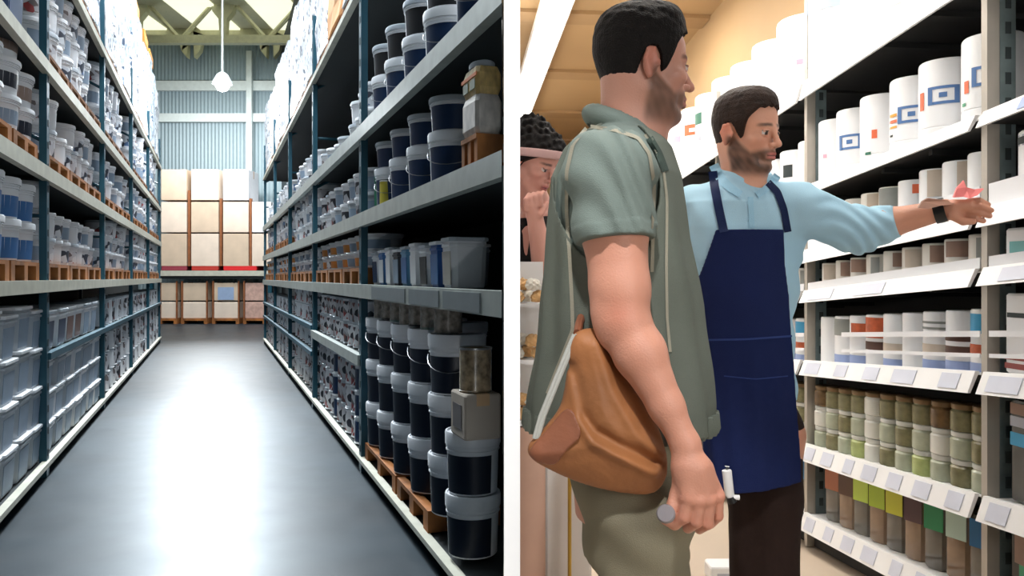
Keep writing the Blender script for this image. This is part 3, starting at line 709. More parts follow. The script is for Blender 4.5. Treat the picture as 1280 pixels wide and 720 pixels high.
WP = M('white_can_plastic', (240,241,243), .35, var=.015); OFFW = M('off_white_can', (228,224,216), .4, var=.03)
LBL = M('logo_blue', (84,122,176), .5); LOR = M('logo_orange', (232,110,70), .5); LGR = M('logo_green', (60,150,110), .5); LYE = M('logo_amber', (226,160,60), .5)
LPK = M('pale_pink_patch', (226,170,190), .5); LLB = M('pale_blue_patch', (190,210,232), .5); LGY = M('pale_grey_patch', (180,184,196), .5); DGR = M('dark_green_patch', (50,110,90), .5)
def put(k, u, v, parts, label, cat, group, name, turn=.5, w=None):
    place(name, parts, R(u, v, (SHELF[k][0]-.007 if w is None else w)), RZ+turn, label, cat, group)
BN = ['nearest bay beyond the slotted post','main bay','bay behind the clerk','fourth bay','farthest bay']
BS = ['nearest bay','main bay','bay behind clerk','fourth bay','farthest bay']
def canister(r, h, body, marks, n=26, seam=True, name='pail'):
    def build():
        mb = MB(); pr = [(r*.97,0),(r,h*.01),(r,h*.16),(r*.985,h*.165),(r*.985,h*.175),(r,h*.18),(r,h*.955),(r*.985,h*.98),(r*.94,h*.997),(r*.85,h),(r*.3,h*.998)] if seam else [(r*.97,0),(r,h*.01),(r,h*.97),(r*.96,h),(r*.3,h)]
        mb.lathe(pr, n, body); out = [('pail', mb.mesh('canister_body', True))]
        if marks:
            m2 = MB()
            for (am, z0, z1, c, hf) in marks: arc(m2, r, r, h*z0, h*z1, hf, am, off=.0015, n=6, c=-PI/2+c)
            out.append(('logo', m2.mesh('canister_logo', True)))
        return out
    return cached(('can', r, h, body.name, str([(m[0].name,)+tuple(m[1:]) for m in marks]), n), build)
def ringlogo(c, z, s, col, w=.55, hz=.11):   # hollow square
    return [(col, z-hz, z-hz+.035, c, w), (col, z+hz-.035, z+hz, c, w), (col, z-hz, z+hz, c-w+.08, .09), (col, z-hz, z+hz, c+w-.08, .09), (col, z-.03, z+.03, c, .14)]
# B shelf: six white pails with square logos
k = 0
vB = [2.36,2.59,2.77,2.98,3.17,3.33]
for i, v in enumerate(vB):
    var = [ringlogo(.05,.52,.1,LBL)+[(LOR,.36,.5,-.75,.12),(LGR,.22,.26,-.9,.12)],
           ringlogo(.1,.55,.1,LBL)+[(LOR,.4,.62,-.78,.13)],
           ringlogo(.1,.5,.1,LBL)+[(LYE,.5,.54,-.75,.25),(LOR,.42,.46,-.75,.25),(LYE,.35,.38,-.75,.25),(SLOT,.24,.27,-.85,.12)],
           [(LOR,.38,.5,-.1,.12),(DGR,.16,.2,-.4,.15)],
           ringlogo(-.1,.5,.1,LBL),
           [(LPK,.4,.46,-.4,.12)]][i]
    put('B', UP+.10, v, canister(.088,.275,WP,var), '%s white pail from slotted post, second shelf, %s' % (od(i), ['blue square logo and red mark','blue square logo, orange bar','blue square logo, amber stripes','small orange and green marks','plain small blue logo','faint pink mark'][i]), 'pail', 'white logo pails on the second shelf', 'paint_pail', .75)
put('B', UP+.13, 2.04, canister(.115,.34,WP,ringlogo(.55,.5,.1,LBL)+[(LYE,.55,.6,-.55,.28),(LOR,.48,.53,-.55,.28),(LYE,.41,.46,-.55,.28),(LGR,.22,.26,-.5,.14)]), 'large white pail with amber stripes beyond the slotted post, cut by photo edge', 'pail', None, 'paint_pail', .4)
put('B', UP+.13, 1.76, canister(.115,.34,WP,[]), 'plain large white pail nearest the camera on the second shelf', 'pail', None, 'paint_pail', .4)
for i in range(12):
    v = 3.53+i*.2
    put('B', UP+.10, v, canister(.088,.235,WP,[(LPK,.2,.5,.1,.4)] if i%3==0 else [(SLOT,.45,.7,-.2,.3)] if i%3==1 else []), 'white pail %s beyond the far upright behind the clerk, %s' % (od(i), ['pink patch','grey patch','plain'][i%3]), 'pail', 'white pails behind the clerk', 'paint_pail', .7)
# second row of B
for i in range(9): put('B', UP+.32, 2.3+i*.2, canister(.088,.26,WP,[]), 'plain white pail %s along in the back row of the second shelf' % od(i), 'pail', 'back row pails of the second shelf', 'paint_pail', .7)
# A shelf: large white drums
av = [(LOR,.55,.72,.2,.42),(WP,.6,.66,.2,.14)]
pats = [[(LLB,.1,.5,-.6,.16),(LGY,.3,.75,.3,.3)],[(LLB,.15,.4,-.4,.2)],[(LPK,.3,.5,.1,.1)],[(DGR,.55,.72,-.4,.3),(LGY,.3,.36,-.3,.2)],av,[(LPK,.62,.72,.1,.25)],[(LLB,.75,.95,0,.8)],[(LPK,.4,.46,.3,.1),(LGY,.5,.6,0,.1)]]
i = 0; v = 1.5
while v < 6.9:
    put('A', UP+.15, v, canister(.152,.40 if v<4.6 else .42,WP,pats[i%8],22), 'large white drum on the top shelf, %s from the near end, %s' % (od(i), ['grey and blue patch','pale blue patch','tiny pink mark','dark green patch','orange square','pink patch','pale blue band','faint marks'][i%8]), 'drum', 'large white drums on the top shelf', 'paint_drum', .55)
    if v<3.7: put('A', UP+.15, v, canister(.15,.36,WP,pats[(i+3)%8],22), 'upper white drum stacked on the %s top shelf drum' % od(i), 'drum', 'upper drums on the top shelf', 'paint_drum', .5, w=SHELF['A'][0]+.395)
    v += .318; i += 1
# C shelf cans
BEI = M('beige_can_print', (206,192,176), .5, var=.1); BRN = M('brown_can_print', (150,120,104), .5, var=.2); TGR = M('grey_can_print', (150,154,150), .5, var=.15)
i = 0; v = 2.335
while v < 5.7:
    if abs(v-3.437)>.06 and abs(v-4.617)>.06:
        mk = [[],[(BEI,.45,.97,.6,.5)],[(BEI,.5,.97,.5,.7)],[(LOR,.72,.9,.5,.3)],[(TGR,.5,.97,.1,.9)],[(BEI,.45,.97,.4,.6)]][i%6]
        put('C', UP+.07, v, canister(.06,.178 if i>2 else .19,OFFW if i>3 else WP,mk,20), 'small pale can on the third shelf, %s along from the slotted post' % od(i), 'can', 'small cans on the third shelf', 'paint_can', .6)
    v += .128; i += 1
i = 0; v = 2.33
while v < 5.7:
    if abs(v-3.437)>.055 and abs(v-4.617)>.055:
        mk = [[(TGR,.35,.9,0,.3)],[(BRN,.5,.93,.2,.9)],[(BRN,.45,.93,.4,.6)],[(BEI,.4,.93,.3,.8)],[(BRN,.5,.93,.5,.5)]][i%5]
        put('D', UP+.065, v, canister(.056,.118,OFFW,mk,18), 'short can with brown-beige print, fourth shelf, %s along from the slotted post' % od(i), 'can', 'short printed cans on the fourth shelf', 'paint_can', .6)
    v += .121; i += 1
# E shelf mix
OJ = M('copper_print', (196,92,52), .45, var=.3, scale=30); SKB = M('bright_blue_print', (60,160,206), .4); DBR = M('dark_brown_print', (96,66,56), .5, var=.3); PBL = M('periwinkle_band', (150,168,212), .5)
i = 0; v = 2.325
while v < 5.7:
    if abs(v-3.437)>.055 and abs(v-4.617)>.055:
        d, mk = [('bright blue top band',[(SKB,.62,.93,0,1.3),(OJ,.3,.45,0,1.3),(PBL,.02,.16,0,1.3)]),('dark brown bands',[(DBR,.5,.62,0,1.3),(DBR,.3,.42,0,1.3),(PBL,.02,.18,0,1.3)]),('grey lettering stripes',[(TGR,.8,.84,0,1.2),(TGR,.7,.74,0,1.2),(BEI,.3,.45,0,1.2),(PBL,.02,.18,0,1.2)]),('plain white',[]),('white with beige band',[(BEI,.3,.45,0,1.3),(PBL,.02,.16,0,1.3)]),('copper print',[(OJ,.55,.95,0,1.3),(DBR,.32,.48,0,1.3)]),('orange flecked print',[(OJ,.6,.85,.2,.8),(PBL,.02,.2,0,1.3)]),('grey top',[(TGR,.6,.95,0,1.3),(PBL,.02,.2,0,1.3)]),('plain tall white',[]),('beige foot band',[(BEI,.0,.25,0,1.3)])][i%10]
        put('E', UP+.07, v, canister(.057,.195,WP,mk,18,False), 'white canister with %s, fifth shelf, %s along from the slotted post' % (d, od(i)) if d[:5]!='plain' else '%s canister, fifth shelf, %s along from the slotted post' % (d, od(i)), 'canister', 'printed canisters on the fifth shelf', 'canister', .6)
    v += .124; i += 1
# F shelf: three tiers of small jars
JG = [M('olive_jar',(128,124,92),.25,var=.35,scale=26), M('sage_jar',(176,182,160),.25,var=.15,scale=26), M('lime_jar',(172,184,120),.25,var=.2,scale=26), M('amber_jar',(112,88,58),.25,var=.5,scale=26), M('milky_jar',(222,222,214),.3)]
JN = ['olive','sage','lime','amber','milky']
def jar(r, h, m, lidm, n=16):
    def build():
        mb = MB(); mb.lathe([(r*.9,0),(r,h*.05),(r,h*.7),(r*.86,h*.78),(r*.86,h*.8)], n, m)
        m2 = MB(); m2.lathe([(r*.9,h*.8),(r*.93,h*.82),(r*.93,h*.97),(r*.86,h)], n, lidm)
        return [('jar', mb.mesh('jar_body', True)), ('lid', m2.mesh('jar_lid', True))]
    return cached(('jar', r, h, m.name, lidm.name, n), build)
JL = M('pearl_lid',(216,218,214),.3); JL2 = M('bronze_lid',(120,96,64),.35,.3)
for ti in range(3):
    i = 0; v = 2.32
    while v < 4.6:
        if abs(v-3.437)>.05:
            c = [[3,0,0,0],[1,0,1,4],[1,2,1,0]][2-ti][(i*3+ti)%4] if not (i%8==6) else 4
            put('F', UP+.055, v, jar(.046,.088,JG[c],JL2 if ti==2 else JL), '%s coloured small jar, %s along from the slotted post, %s layer of the jar shelf' % (JN[c], od(i), ['bottom','middle','top'][ti]), 'jar', 'small jars on the sixth shelf, %s layer' % ['bottom','middle','top'][ti], 'jar', .6, w=SHELF['F'][0]-.007+ti*.0885)
        v += .105; i += 1
# G shelf: tall bottles with coloured labels
GLS = M('smoky_tan_bottle', (150,124,100), .15, var=.2, scale=10, coat=.5); GLG = M('smoky_grey_bottle', (110,106,98), .15, var=.2, scale=10, coat=.5)
labs = [('blue',M('blue_g',(40,110,160),.4)),('pale mint',M('mint_g',(190,214,200),.4)),('green',M('green_g',(40,140,90),.4)),('dark plum',M('plum_g',(84,56,60),.4)),('yellow',M('yellow_g',(206,206,60),.4)),('lime',M('lime_g',(176,200,60),.4)),('bright lime',M('blime_g',(196,220,90),.4)),('dark brown',M('dbrown_g',(90,62,46),.4)),('copper',M('copper_g',(170,104,74),.4)),('umber',M('umber_g',(80,64,44),.4))]
def bottle(wd, h, body, lab):
    def build():
        mb = MB(); mb.rbox(-wd/2,wd/2,-wd/2,wd/2,0,h*.86,wd*.14,body); mb.lathe([(wd*.3,h*.86),(wd*.22,h*.9),(wd*.22,h*.91)],14,body,cap=False)
        m2 = MB(); m2.lathe([(wd*.26,h*.9),(wd*.26,h*.99),(wd*.22,h)],14,MATS['upright_slot'])
        m3 = MB(); e=.0015; m3.box(-wd*.42,wd*.42,-wd/2-e,-wd/2,h*.5,h*.82,lab); m3.box(-wd/2-e,-wd/2,-wd*.36,wd*.36,h*.5,h*.82,lab); m3.box(wd/2,wd/2+e,-wd*.36,wd*.36,h*.5,h*.82,lab)
        return [('bottle', mb.mesh('bottle_body', True)), ('cap', m2.mesh('bottle_cap', True)), ('label_panel', m3.mesh('bottle_label'))]
    return cached(('bot', wd, h, body.name, lab.name), build)
i = 0; v = 2.335
while v < 4.2:
    if abs(v-3.437)>.06:
        n_, lm = labs[i%10]
        put('G', UP+.07, v, bottle(.085,.27,[GLG,GLS][i%2],lm), 'tall smoky bottle with %s label, lowest shelf, %s along from the slotted post' % (n_, od(i)), 'bottle', 'tall bottles on the lowest shelf', 'paint_bottle', .35)
    v += .118; i += 1
# things in the nearest bay
RDB = M('dull_red_band',(150,70,66),.5); TQ = M('turquoise_print',(120,190,190),.5)
def sbox(wx_, wy_, h, body, marks):
    def build():
        mb = MB(); mb.rbox(-wx_/2,wx_/2,-wy_/2,wy_/2,0,h,.006,body); m3 = MB()
        for (mm,x0,x1,z0,z1) in marks: m3.box(wx_*(x0-.5),wx_*(x1-.5),-wy_/2-.0015,-wy_/2+.001,h*z0,h*z1,mm)
        for (mm,x0,x1,z0,z1) in marks:
            if x0 <= .05: m3.box(-wx_/2-.0015,-wx_/2+.001,-wy_*.48,wy_*.48,h*z0,h*z1,mm); m3.box(wx_/2-.001,wx_/2+.0015,-wy_*.48,wy_*.48,h*z0,h*z1,mm)
        return [('box', mb.mesh('box_body')), ('print_marks', m3.mesh('box_print'))]
    return cached(('sbox', wx_, wy_, h, body.name, str(marks)), build)
for j, v in enumerate([2.10,1.83,1.56]):
    pos = ['beside the slotted post','one further from the post','nearest the camera'][j]
    put('C', UP+.11, v, canister(.1,.205,WP,[(LGY,.78,.93,0,1.3),(RDB,.0,.1,0,1.4),(SLOT,.8,.9,-.7,.25)],22), 'white pail with dull red foot band, %s' % pos, 'pail', None, 'paint_pail', .4)
    put('D', UP+.11, v, sbox(.2,.18,.11,WP,[(TQ,.1,.6,.35,.65),(SLOT,.5,.9,.3,.5)]), 'white box with turquoise flourish, %s' % pos, 'box', None, 'small_box', 0)
    put('E', UP+.11, v, sbox(.2,.18,.23,WP,[(SLOT,.05,.7,.7,.76),(RDB,0,1,.06,.13),(RDB,0,1,.17,.2)]), 'white box with dull red base stripes, %s' % pos, 'box', None, 'small_box', 0)
    put('F', UP+.11, v, sbox(.18,.16,.29,M('smoky_glass_box',(84,84,80),.2,var=.2),[(SKB,0,1,.55,.68),(LGY,0,1,.74,.84),(BRN,0,1,.86,.97)]), 'dark glass tank with bright blue band, %s' % pos, 'jar', None, 'glass_tank', 0)
    put('G', UP+.11, v, sbox(.18,.16,.26,M('dark_umber_box',(52,48,44),.3,var=.3),[(BRN,.1,.9,.5,.9),(LGR,.2,.5,.3,.5)]), 'dark umber box with brown panel, %s' % pos, 'box', None, 'small_box', 0)

# low background things at left: display stand with paper packets, white board and pole, floor carton
YS = 2.40; zf = CAMZ-.936-SLOPE*YS
t = empty('display_stand', (.05,YS,zf)); PINKP = M('dusty_pink_panel',(196,158,138),.6,var=.06)
m_ = MB(); m_.box(-.008,.10,YS,YS+.12,zf,1.0,PINKP); child_world('base_panel', m_, t)
for z_ in (1.005,1.19,1.36):
    m_ = MB(); m_.box(-.008,.098,YS,YS+.12,z_,z_+.012,SHW); child_world('tray', m_, t)
m_ = MB(); m_.box(-.008,.098,YS+.121,YS+.128,1.0,1.50,SHW); child_world('back_board', m_, t)
tag(t, 'narrow dusty pink stand with trays of paper packets, at the back of the customer', 'stand')
PKT = M('tan_paper_packet',(206,164,112),.7,var=.35,scale=12,bump=.6,bscale=20); PKW = M('white_paper_packet',(226,222,210),.7,var=.15,scale=9,bump=.6,bscale=20)
def crumple(r, seed):
    import bmesh
    bm = bmesh.new(); bmesh.ops.create_icosphere(bm, subdivisions=3, radius=r)
    rr = random.Random(seed); ph = [rr.uniform(0,6) for _ in range(9)]
    for v_ in bm.verts:
        c = v_.co/r; k = 1+.14*math.sin(5*c.x+ph[0])*math.sin(6*c.y+ph[1])+.12*math.sin(9*c.z+ph[2])*math.sin(7*c.x+ph[3])
        v_.co = v_.co*k; v_.co.z = max(v_.co.z*.9, -r*.6)
    me = bpy.data.meshes.new('packet'); bm.to_mesh(me); bm.free(); return me
for lv,zz in enumerate([1.372,1.202,1.017]):
    for k_ in range(5):
        x = .014+.034*(k_%3)+ (.016 if k_>2 else 0); y = YS+.035+.05*(k_%2); z_ = zz+.018+(.036 if k_>2 else 0)
        me = crumple(.024, lv*5+k_); me.materials.append([PKT,PKW,PKT,PKT,PKW][(lv+k_)%5])
        o = link('paper_packet', me, None, (x, y, z_)); tag(o, 'crumpled %s paper packet, %s tray, %s' % ('tan' if me.materials[0]==PKT else 'pale', ['top','middle','lowest'][lv], ['inner one at front','centre one at rear','outer one at front','upper inner one','upper outer one'][k_]), 'packet', 'paper packets on the narrow stand')
yb = 2.60; zf2 = CAMZ-.936-SLOPE*yb
m_ = MB(); m_.rbox(-.075,.075,-.02,.02,0,.53,.008,M('off_white_board',(226,220,214),.5,var=.04)); m_.box(-.07,.07,-.06,.06,0,.012,SHW)
o = link('display_board', m_.mesh('display_board'), None, (.182, yb, zf2)); tag(o, 'off-white display board standing on the floor behind the tan bag', 'board')
yb = 2.5; zf2 = CAMZ-.936-SLOPE*yb
t = empty('brass_pole', ((712-640)/1000*yb, yb, zf2)); m_ = MB(); m_.tube([(0,0,.01),(0,0,.50)], .006, M('brass',(196,160,70),.35,.6), 8); m_.lathe([(.012,.1),(.012,.13)],10,MATS['brass']); link('pole', m_.mesh('pole', True), t)
m_ = MB(); m_.lathe([(.05,0),(.05,.008),(.01,.012)],20,MATS['brass']); link('foot', m_.mesh('foot', True), t); tag(t, 'thin brass pole in front of the low off-white board', 'pole')
yb = 3.1; o = place('small_box', sbox(.13,.1,.06,SHW,[(LGY,.2,.8,.3,.6)]), ((905-640)/1000*yb, yb, CAMZ-.936-SLOPE*yb), 0, 'small white box on the floor between customer and clerk', 'box')
# ============================================================ PEOPLE: smooth implicit surfaces meshed on a lattice
def V3(*a): return np.array(a, dtype=np.float64)
def J(px, py, Z): return np.array(W(px, py, Z))
class Prim:
    def __init__(s, f, k=.012, sub=False, bs=None): s.f = f; s.k = k; s.sub = sub; s.bs = bs   # bs: bounding ball, to skip far pieces
def cap(a, b, r1, r2, k=.012, sub=False):
    a = np.asarray(a, float); b = np.asarray(b, float); ab = b-a; L2 = max(1e-9, float(ab@ab))
    def f(P):
        h = np.clip(((P-a)@ab)/L2, 0, 1)
        return np.linalg.norm(P-a-h[:,None]*ab, axis=1) - (r1+(r2-r1)*h)
    return Prim(f, k, sub, ((a+b)/2, float(np.linalg.norm(ab))/2+max(r1,r2)))
def chain(pts, rs, k=.012):
    return [cap(pts[i], pts[i+1], rs[i], rs[i+1], k) for i in range(len(pts)-1)]
def ell(c, r, k=.012, sub=False, rot=None):
    c = np.asarray(c, float); r = np.asarray(r, float)
    def f(P):
        q = P-c
        if rot is not None: q = q@rot
        k0 = np.linalg.norm(q/r, axis=1); k1 = np.linalg.norm(q/(r*r), axis=1)
        return k0*(k0-1)/np.maximum(k1, 1e-9)
    return Prim(f, k, sub, (c, float(np.max(r))))
def frame_prims(prims, o, Rm, s=1.0):
    """prims given in a local frame; columns of Rm are local axes in world"""
    out = []
    for p in prims:
        def mk(p): return lambda P: p.f(((P-o)@Rm)/s)*s
        out.append(Prim(mk(p), p.k*s, p.sub, (o+Rm@(p.bs[0]*s), p.bs[1]*s) if p.bs else None))
    return out
def loft(secs, ang, fold=None, k=.02, sq=2.4):
    """secs: (z, cx, cy, rx, ry); rx along local forward, ry across; ang = facing angle"""
    S = np.array(sorted(secs)); c, s = math.cos(ang), math.sin(ang)
    def f(P):
        z = P[:,2]; g = [np.interp(z, S[:,0], S[:,i]) for i in range(1,5)]
        dx, dy = P[:,0]-g[0], P[:,1]-g[1]
        a = (dx*c+dy*s)/g[2]; b = (-dx*s+dy*c)/g[3]
        q = (np.abs(a)**sq+np.abs(b)**sq)**(1/sq)
        d = (q-1)*np.minimum(g[2],g[3])
        if fold is not None: d = d + fold(P, np.arctan2(b, a))
        return np.maximum(d, np.maximum(S[0,0]-z, z-S[-1,0]))
    return Prim(f, k)
def field(prims):
    def F(P):
        d = None
        for p in prims:
            e = p.f(P)
            if d is None: d = e; continue
            if p.sub:
                h = np.clip(.5-.5*(d+e)/p.k, 0, 1); d = d*(1-h)+(-e)*h + p.k*h*(1-h)
            else:
                h = np.clip(.5+.5*(d-e)/p.k, 0, 1); d = d*(1-h)+e*h - p.k*h*(1-h)
        return d
    F.prims = prims
    return F
def surf(F, lo, hi, res, B=12, slack=1.6):
    lo = np.asarray(lo, float); hi = np.asarray(hi, float)
    nb = np.ceil((hi-lo)/(res*B)).astype(int)
    gi = np.stack(np.meshgrid(*[np.arange(n) for n in nb], indexing='ij'), -1).reshape(-1,3)
    cen = lo+(gi+.5)*B*res
    d = F(cen); act = gi[np.abs(d) < res*B*.87*slack]
    N = B+2
    off = np.stack(np.meshgrid(*[np.arange(N)]*3, indexing='ij'), -1).reshape(-1,3)
    VK = []; VP = []; FK = []
    cell = np.stack(np.meshgrid(*[np.arange(B+1)]*3, indexing='ij'), -1).reshape(-1,3)
    BIG = 4096
    def key(c): return (c[:,0]*BIG+c[:,1])*BIG+c[:,2]
    CH = 64
    corners = [(0,0,0),(1,0,0),(0,1,0),(1,1,0),(0,0,1),(1,0,1),(0,1,1),(1,1,1)]
    edges = [(0,1),(2,3),(4,5),(6,7),(0,2),(1,3),(4,6),(5,7),(0,4),(1,5),(2,6),(3,7)]
    ca_ = np.array(corners, float)
    prims = getattr(F, 'prims', None); F0 = F
    if prims: CH = 1
    for s0 in range(0, len(act), CH):
        blk = act[s0:s0+CH]
        if prims:
            bcen = lo+(blk[0]+.5)*B*res; rad = (B+2)*res*.87+.035
            F = field([p for p in prims if p.bs is None or np.linalg.norm(p.bs[0]-bcen) < p.bs[1]+rad] or prims[:1])
        base = blk*B - 1      # cells from base .. base+B, samples base..base+B+1
        idx = base[:,None,:]+off[None]
        vals = F(lo+idx.reshape(-1,3)*res).reshape(len(blk), N, N, N)
        for q in range(len(blk)):
            G = vals[q]; ins = G < 0
            if ins.all() or not ins.any(): continue
            c8 = np.stack([ins[c[0]:c[0]+B+1, c[1]:c[1]+B+1, c[2]:c[2]+B+1] for c in corners], -1)
            m = c8.any(-1) & ~c8.all(-1)
            cc = np.argwhere(m)
            if len(cc) == 0: continue
            g8 = np.stack([G[cc[:,0]+c[0], cc[:,1]+c[1], cc[:,2]+c[2]] for c in corners], -1)
            acc = np.zeros((len(cc),3)); cnt = np.zeros(len(cc))
            for a,b in edges:
                ga, gb = g8[:,a], g8[:,b]; x = (ga<0)!=(gb<0)
                t = np.where(x, ga/np.where(x, ga-gb, 1), 0)
                p = ca_[a]+(ca_[b]-ca_[a])*t[:,None]
                acc += np.where(x[:,None], p, 0); cnt += x
            pos = lo+(base[q]+cc+acc/cnt[:,None])*res
            VK.append(key(base[q]+cc+2)); VP.append(pos)
            for ax in range(3):
                u, w_ = [(1,2),(2,0),(0,1)][ax]
                I = np.argwhere(np.ones((B,B,B), bool)) + 1    # owned sample points
                e1 = I.copy(); e1[:,ax] += 1
                a = ins[I[:,0],I[:,1],I[:,2]]; b = ins[e1[:,0],e1[:,1],e1[:,2]]
                sel = a != b; I = I[sel]; a = a[sel]
                if len(I) == 0: continue
                du = np.zeros(3,int); du[u] = 1; dw = np.zeros(3,int); dw[w_] = 1
                q4 = [I-du-dw, I-dw, I, I-du]
                ks = np.stack([key(base[q]+x+2) for x in q4], -1)
                ks[~a] = ks[~a][:, ::-1]
                FK.append(ks)
    VK = np.concatenate(VK); VP = np.concatenate(VP); FK = np.concatenate(FK)
    uk, ui = np.unique(VK, return_index=True); Vv = VP[ui]
    fi = np.searchsorted(uk, FK); fi = np.clip(fi, 0, len(uk)-1)
    good = (uk[fi] == FK).all(1); fi = fi[good]
    return Vv, fi
def np_mesh(name, V_, F_, mats, colors=None, midx=None):
    me = bpy.data.meshes.new(name)
    me.vertices.add(len(V_)); me.vertices.foreach_set('co', V_.astype(np.float32).ravel())
    me.loops.add(F_.size); me.loops.foreach_set('vertex_index', F_.astype(np.int32).ravel())
    me.polygons.add(len(F_)); me.polygons.foreach_set('loop_start', np.arange(0, F_.size, 4, dtype=np.int32))
    try: me.polygons.foreach_set('loop_total', np.full(len(F_), 4, dtype=np.int32))
    except Exception: pass
    me.polygons.foreach_set('use_smooth', [True]*len(F_))
    for m in mats: me.materials.append(m)
    if midx is not None: me.polygons.foreach_set('material_index', midx.astype(np.int32))
    me.update(); me.validate()
    if colors is not None:
        at = me.color_attributes.new('pigment', 'FLOAT_COLOR', 'POINT')
        c = np.ones((len(V_),4), np.float32); c[:,:3] = colors; at.data.foreach_set('color', c.ravel())
    return me
def noise3(P, f, seed=0):
    r = np.random.default_rng(seed); o = 0
    for _ in range(5):
        d = r.normal(size=3); d /= np.linalg.norm(d); o = o+np.sin((P@d)*f*r.uniform(.7,1.5)+r.uniform(0,6))
    return o/5
def pigmat(name, rough, sss=0.0, bump=0.0, bscale=200, spec=.5):
    m = bpy.data.materials.new(name); m.use_nodes = True; nt = m.node_tree; b = nt.nodes['Principled BSDF']
    a = nt.nodes.new('ShaderNodeVertexColor'); a.layer_name = 'pigment'
    nt.links.new(a.outputs['Color'], b.inputs['Base Color']); b.inputs['Roughness'].default_value = rough
    b.inputs['Specular IOR Level'].default_value = spec
    if sss: b.inputs['Subsurface Weight'].default_value = sss; b.inputs['Subsurface Radius'].default_value = (.012,.005,.003); b.inputs['Subsurface Scale'].default_value = .6
    if bump:
        tc = nt.nodes.new('ShaderNodeTexCoord'); n2 = nt.nodes.new('ShaderNodeTexNoise'); n2.inputs['Scale'].default_value = bscale
        nt.links.new(tc.outputs['Object'], n2.inputs['Vector'])
        bp = nt.nodes.new('ShaderNodeBump'); bp.inputs['Strength'].default_value = bump; bp.inputs['Distance'].default_value = .003
        nt.links.new(n2.outputs['Fac'], bp.inputs['Height']); nt.links.new(bp.outputs['Normal'], b.inputs['Normal'])
    return m
SKIN = pigmat('skin', .48, .12, .25, 260)
def cloth(name, col, rough=.85, var=.08, scale=6, bump=.35, bscale=500):
    return M(name, col, rough, 0, var, scale, bump, bscale, spec=.25)
def rotm(yaw, pitch=0, roll=0):
    """columns: forward, left, up; yaw from +X towards +Y"""
    f = Matrix.Rotation(yaw,3,'Z') @ Matrix.Rotation(-pitch,3,'Y') @ Matrix.Rotation(roll,3,'X')
    return np.array(f)
def sm(x, a, b):
    t = np.clip((x-a)/(b-a), 0, 1); return t*t*(3-2*t)

def head_prims(nose=1.0, jaw=1.0):
    k = .018
    P = [ell((-.012,0,.045),(.088,.073,.078),k), ell((.03,0,.045),(.06,.062,.062),k), ell((.04,0,-.02),(.045,.054,.065),k),
         ell((.012,0,-.05),(.05,.050,.038),k), ell((-.028,0,-.010),(.054,.056,.066),k), cap((-.005,-.048,-.045),(.055,-.022,-.088),.016*jaw,.016,.02), cap((-.005,.048,-.045),(.055,.022,-.088),.016*jaw,.016,.02),
         ell((.070,0,-.089),(.020,.024,.019),.016), ell((.058,-.040,-.014),(.024,.02,.018),.014), ell((.058,.040,-.014),(.024,.02,.018),.014),
         cap((.076,-.034,.026),(.083,-.010,.024),.0085,.009,.010), cap((.076,.034,.026),(.083,.010,.024),.0085,.009,.010),
         ell((.078,0,-.048),(.016,.028,.026),.012),
         cap((.088,0,.018),(.100+.008*nose,0,-.018),.0065,.0095,.008), ell((.103+.008*nose,0,-.024),(.0115,.0105,.0095),.006),
         ell((.094,-.0125,-.027),(.010,.007,.0075),.005), ell((.094,.0125,-.027),(.010,.007,.0075),.005),
         cap((.090,-.018,-.0515),(.0965,0,-.0495),.0035,.0052,.004), cap((.090,.018,-.0515),(.0965,0,-.0495),.0035,.0052,.004),
         cap((.088,-.014,-.061),(.0945,0,-.0625),.0045,.0066,.004), cap((.088,.014,-.061),(.0945,0,-.0625),.0045,.0066,.004),
         ell((.090,-.030,.006),(.012,.014,.0085),.009,True), ell((.090,.030,.006),(.012,.014,.0085),.009,True),
         cap((.088,-.016,-.0565),(.096,0,-.0565),.0012,.0014,.003,True), cap((.088,.016,-.0565),(.096,0,-.0565),.0012,.0014,.003,True),
         ell((.0755,-.030,.006),(.0125,.0125,.0125),.0025), ell((.0755,.030,.006),(.0125,.0125,.0125),.0025),
         cap((.0835,-.042,.0105),(.0865,-.019,.0125),.0028,.003,.003), cap((.0835,.042,.0105),(.0865,.019,.0125),.0028,.003,.003),
         cap((.0815,-.041,.000),(.085,-.020,-.001),.0025,.0025,.003), cap((.0815,.041,.000),(.085,.020,-.001),.0025,.0025,.003)]
    for s in (-1,1):
        P += [ell((-.014,s*.074,.002),(.017,.007,.029),.006), cap((-.022,s*.081,.024),(-.028,s*.083,.005),.0045,.004,.004), cap((-.022,s*.081,.024),(-.008,s*.078,.028),.0045,.004,.004),
              cap((-.028,s*.083,.005),(-.016,s*.076,-.026),.004,.006,.004), ell((-.009,s*.084,.003),(.0085,.0065,.017),.003,True), cap((.002,s*.078,-.004),(.004,s*.074,.006),.004,.003,.003)]
    return P
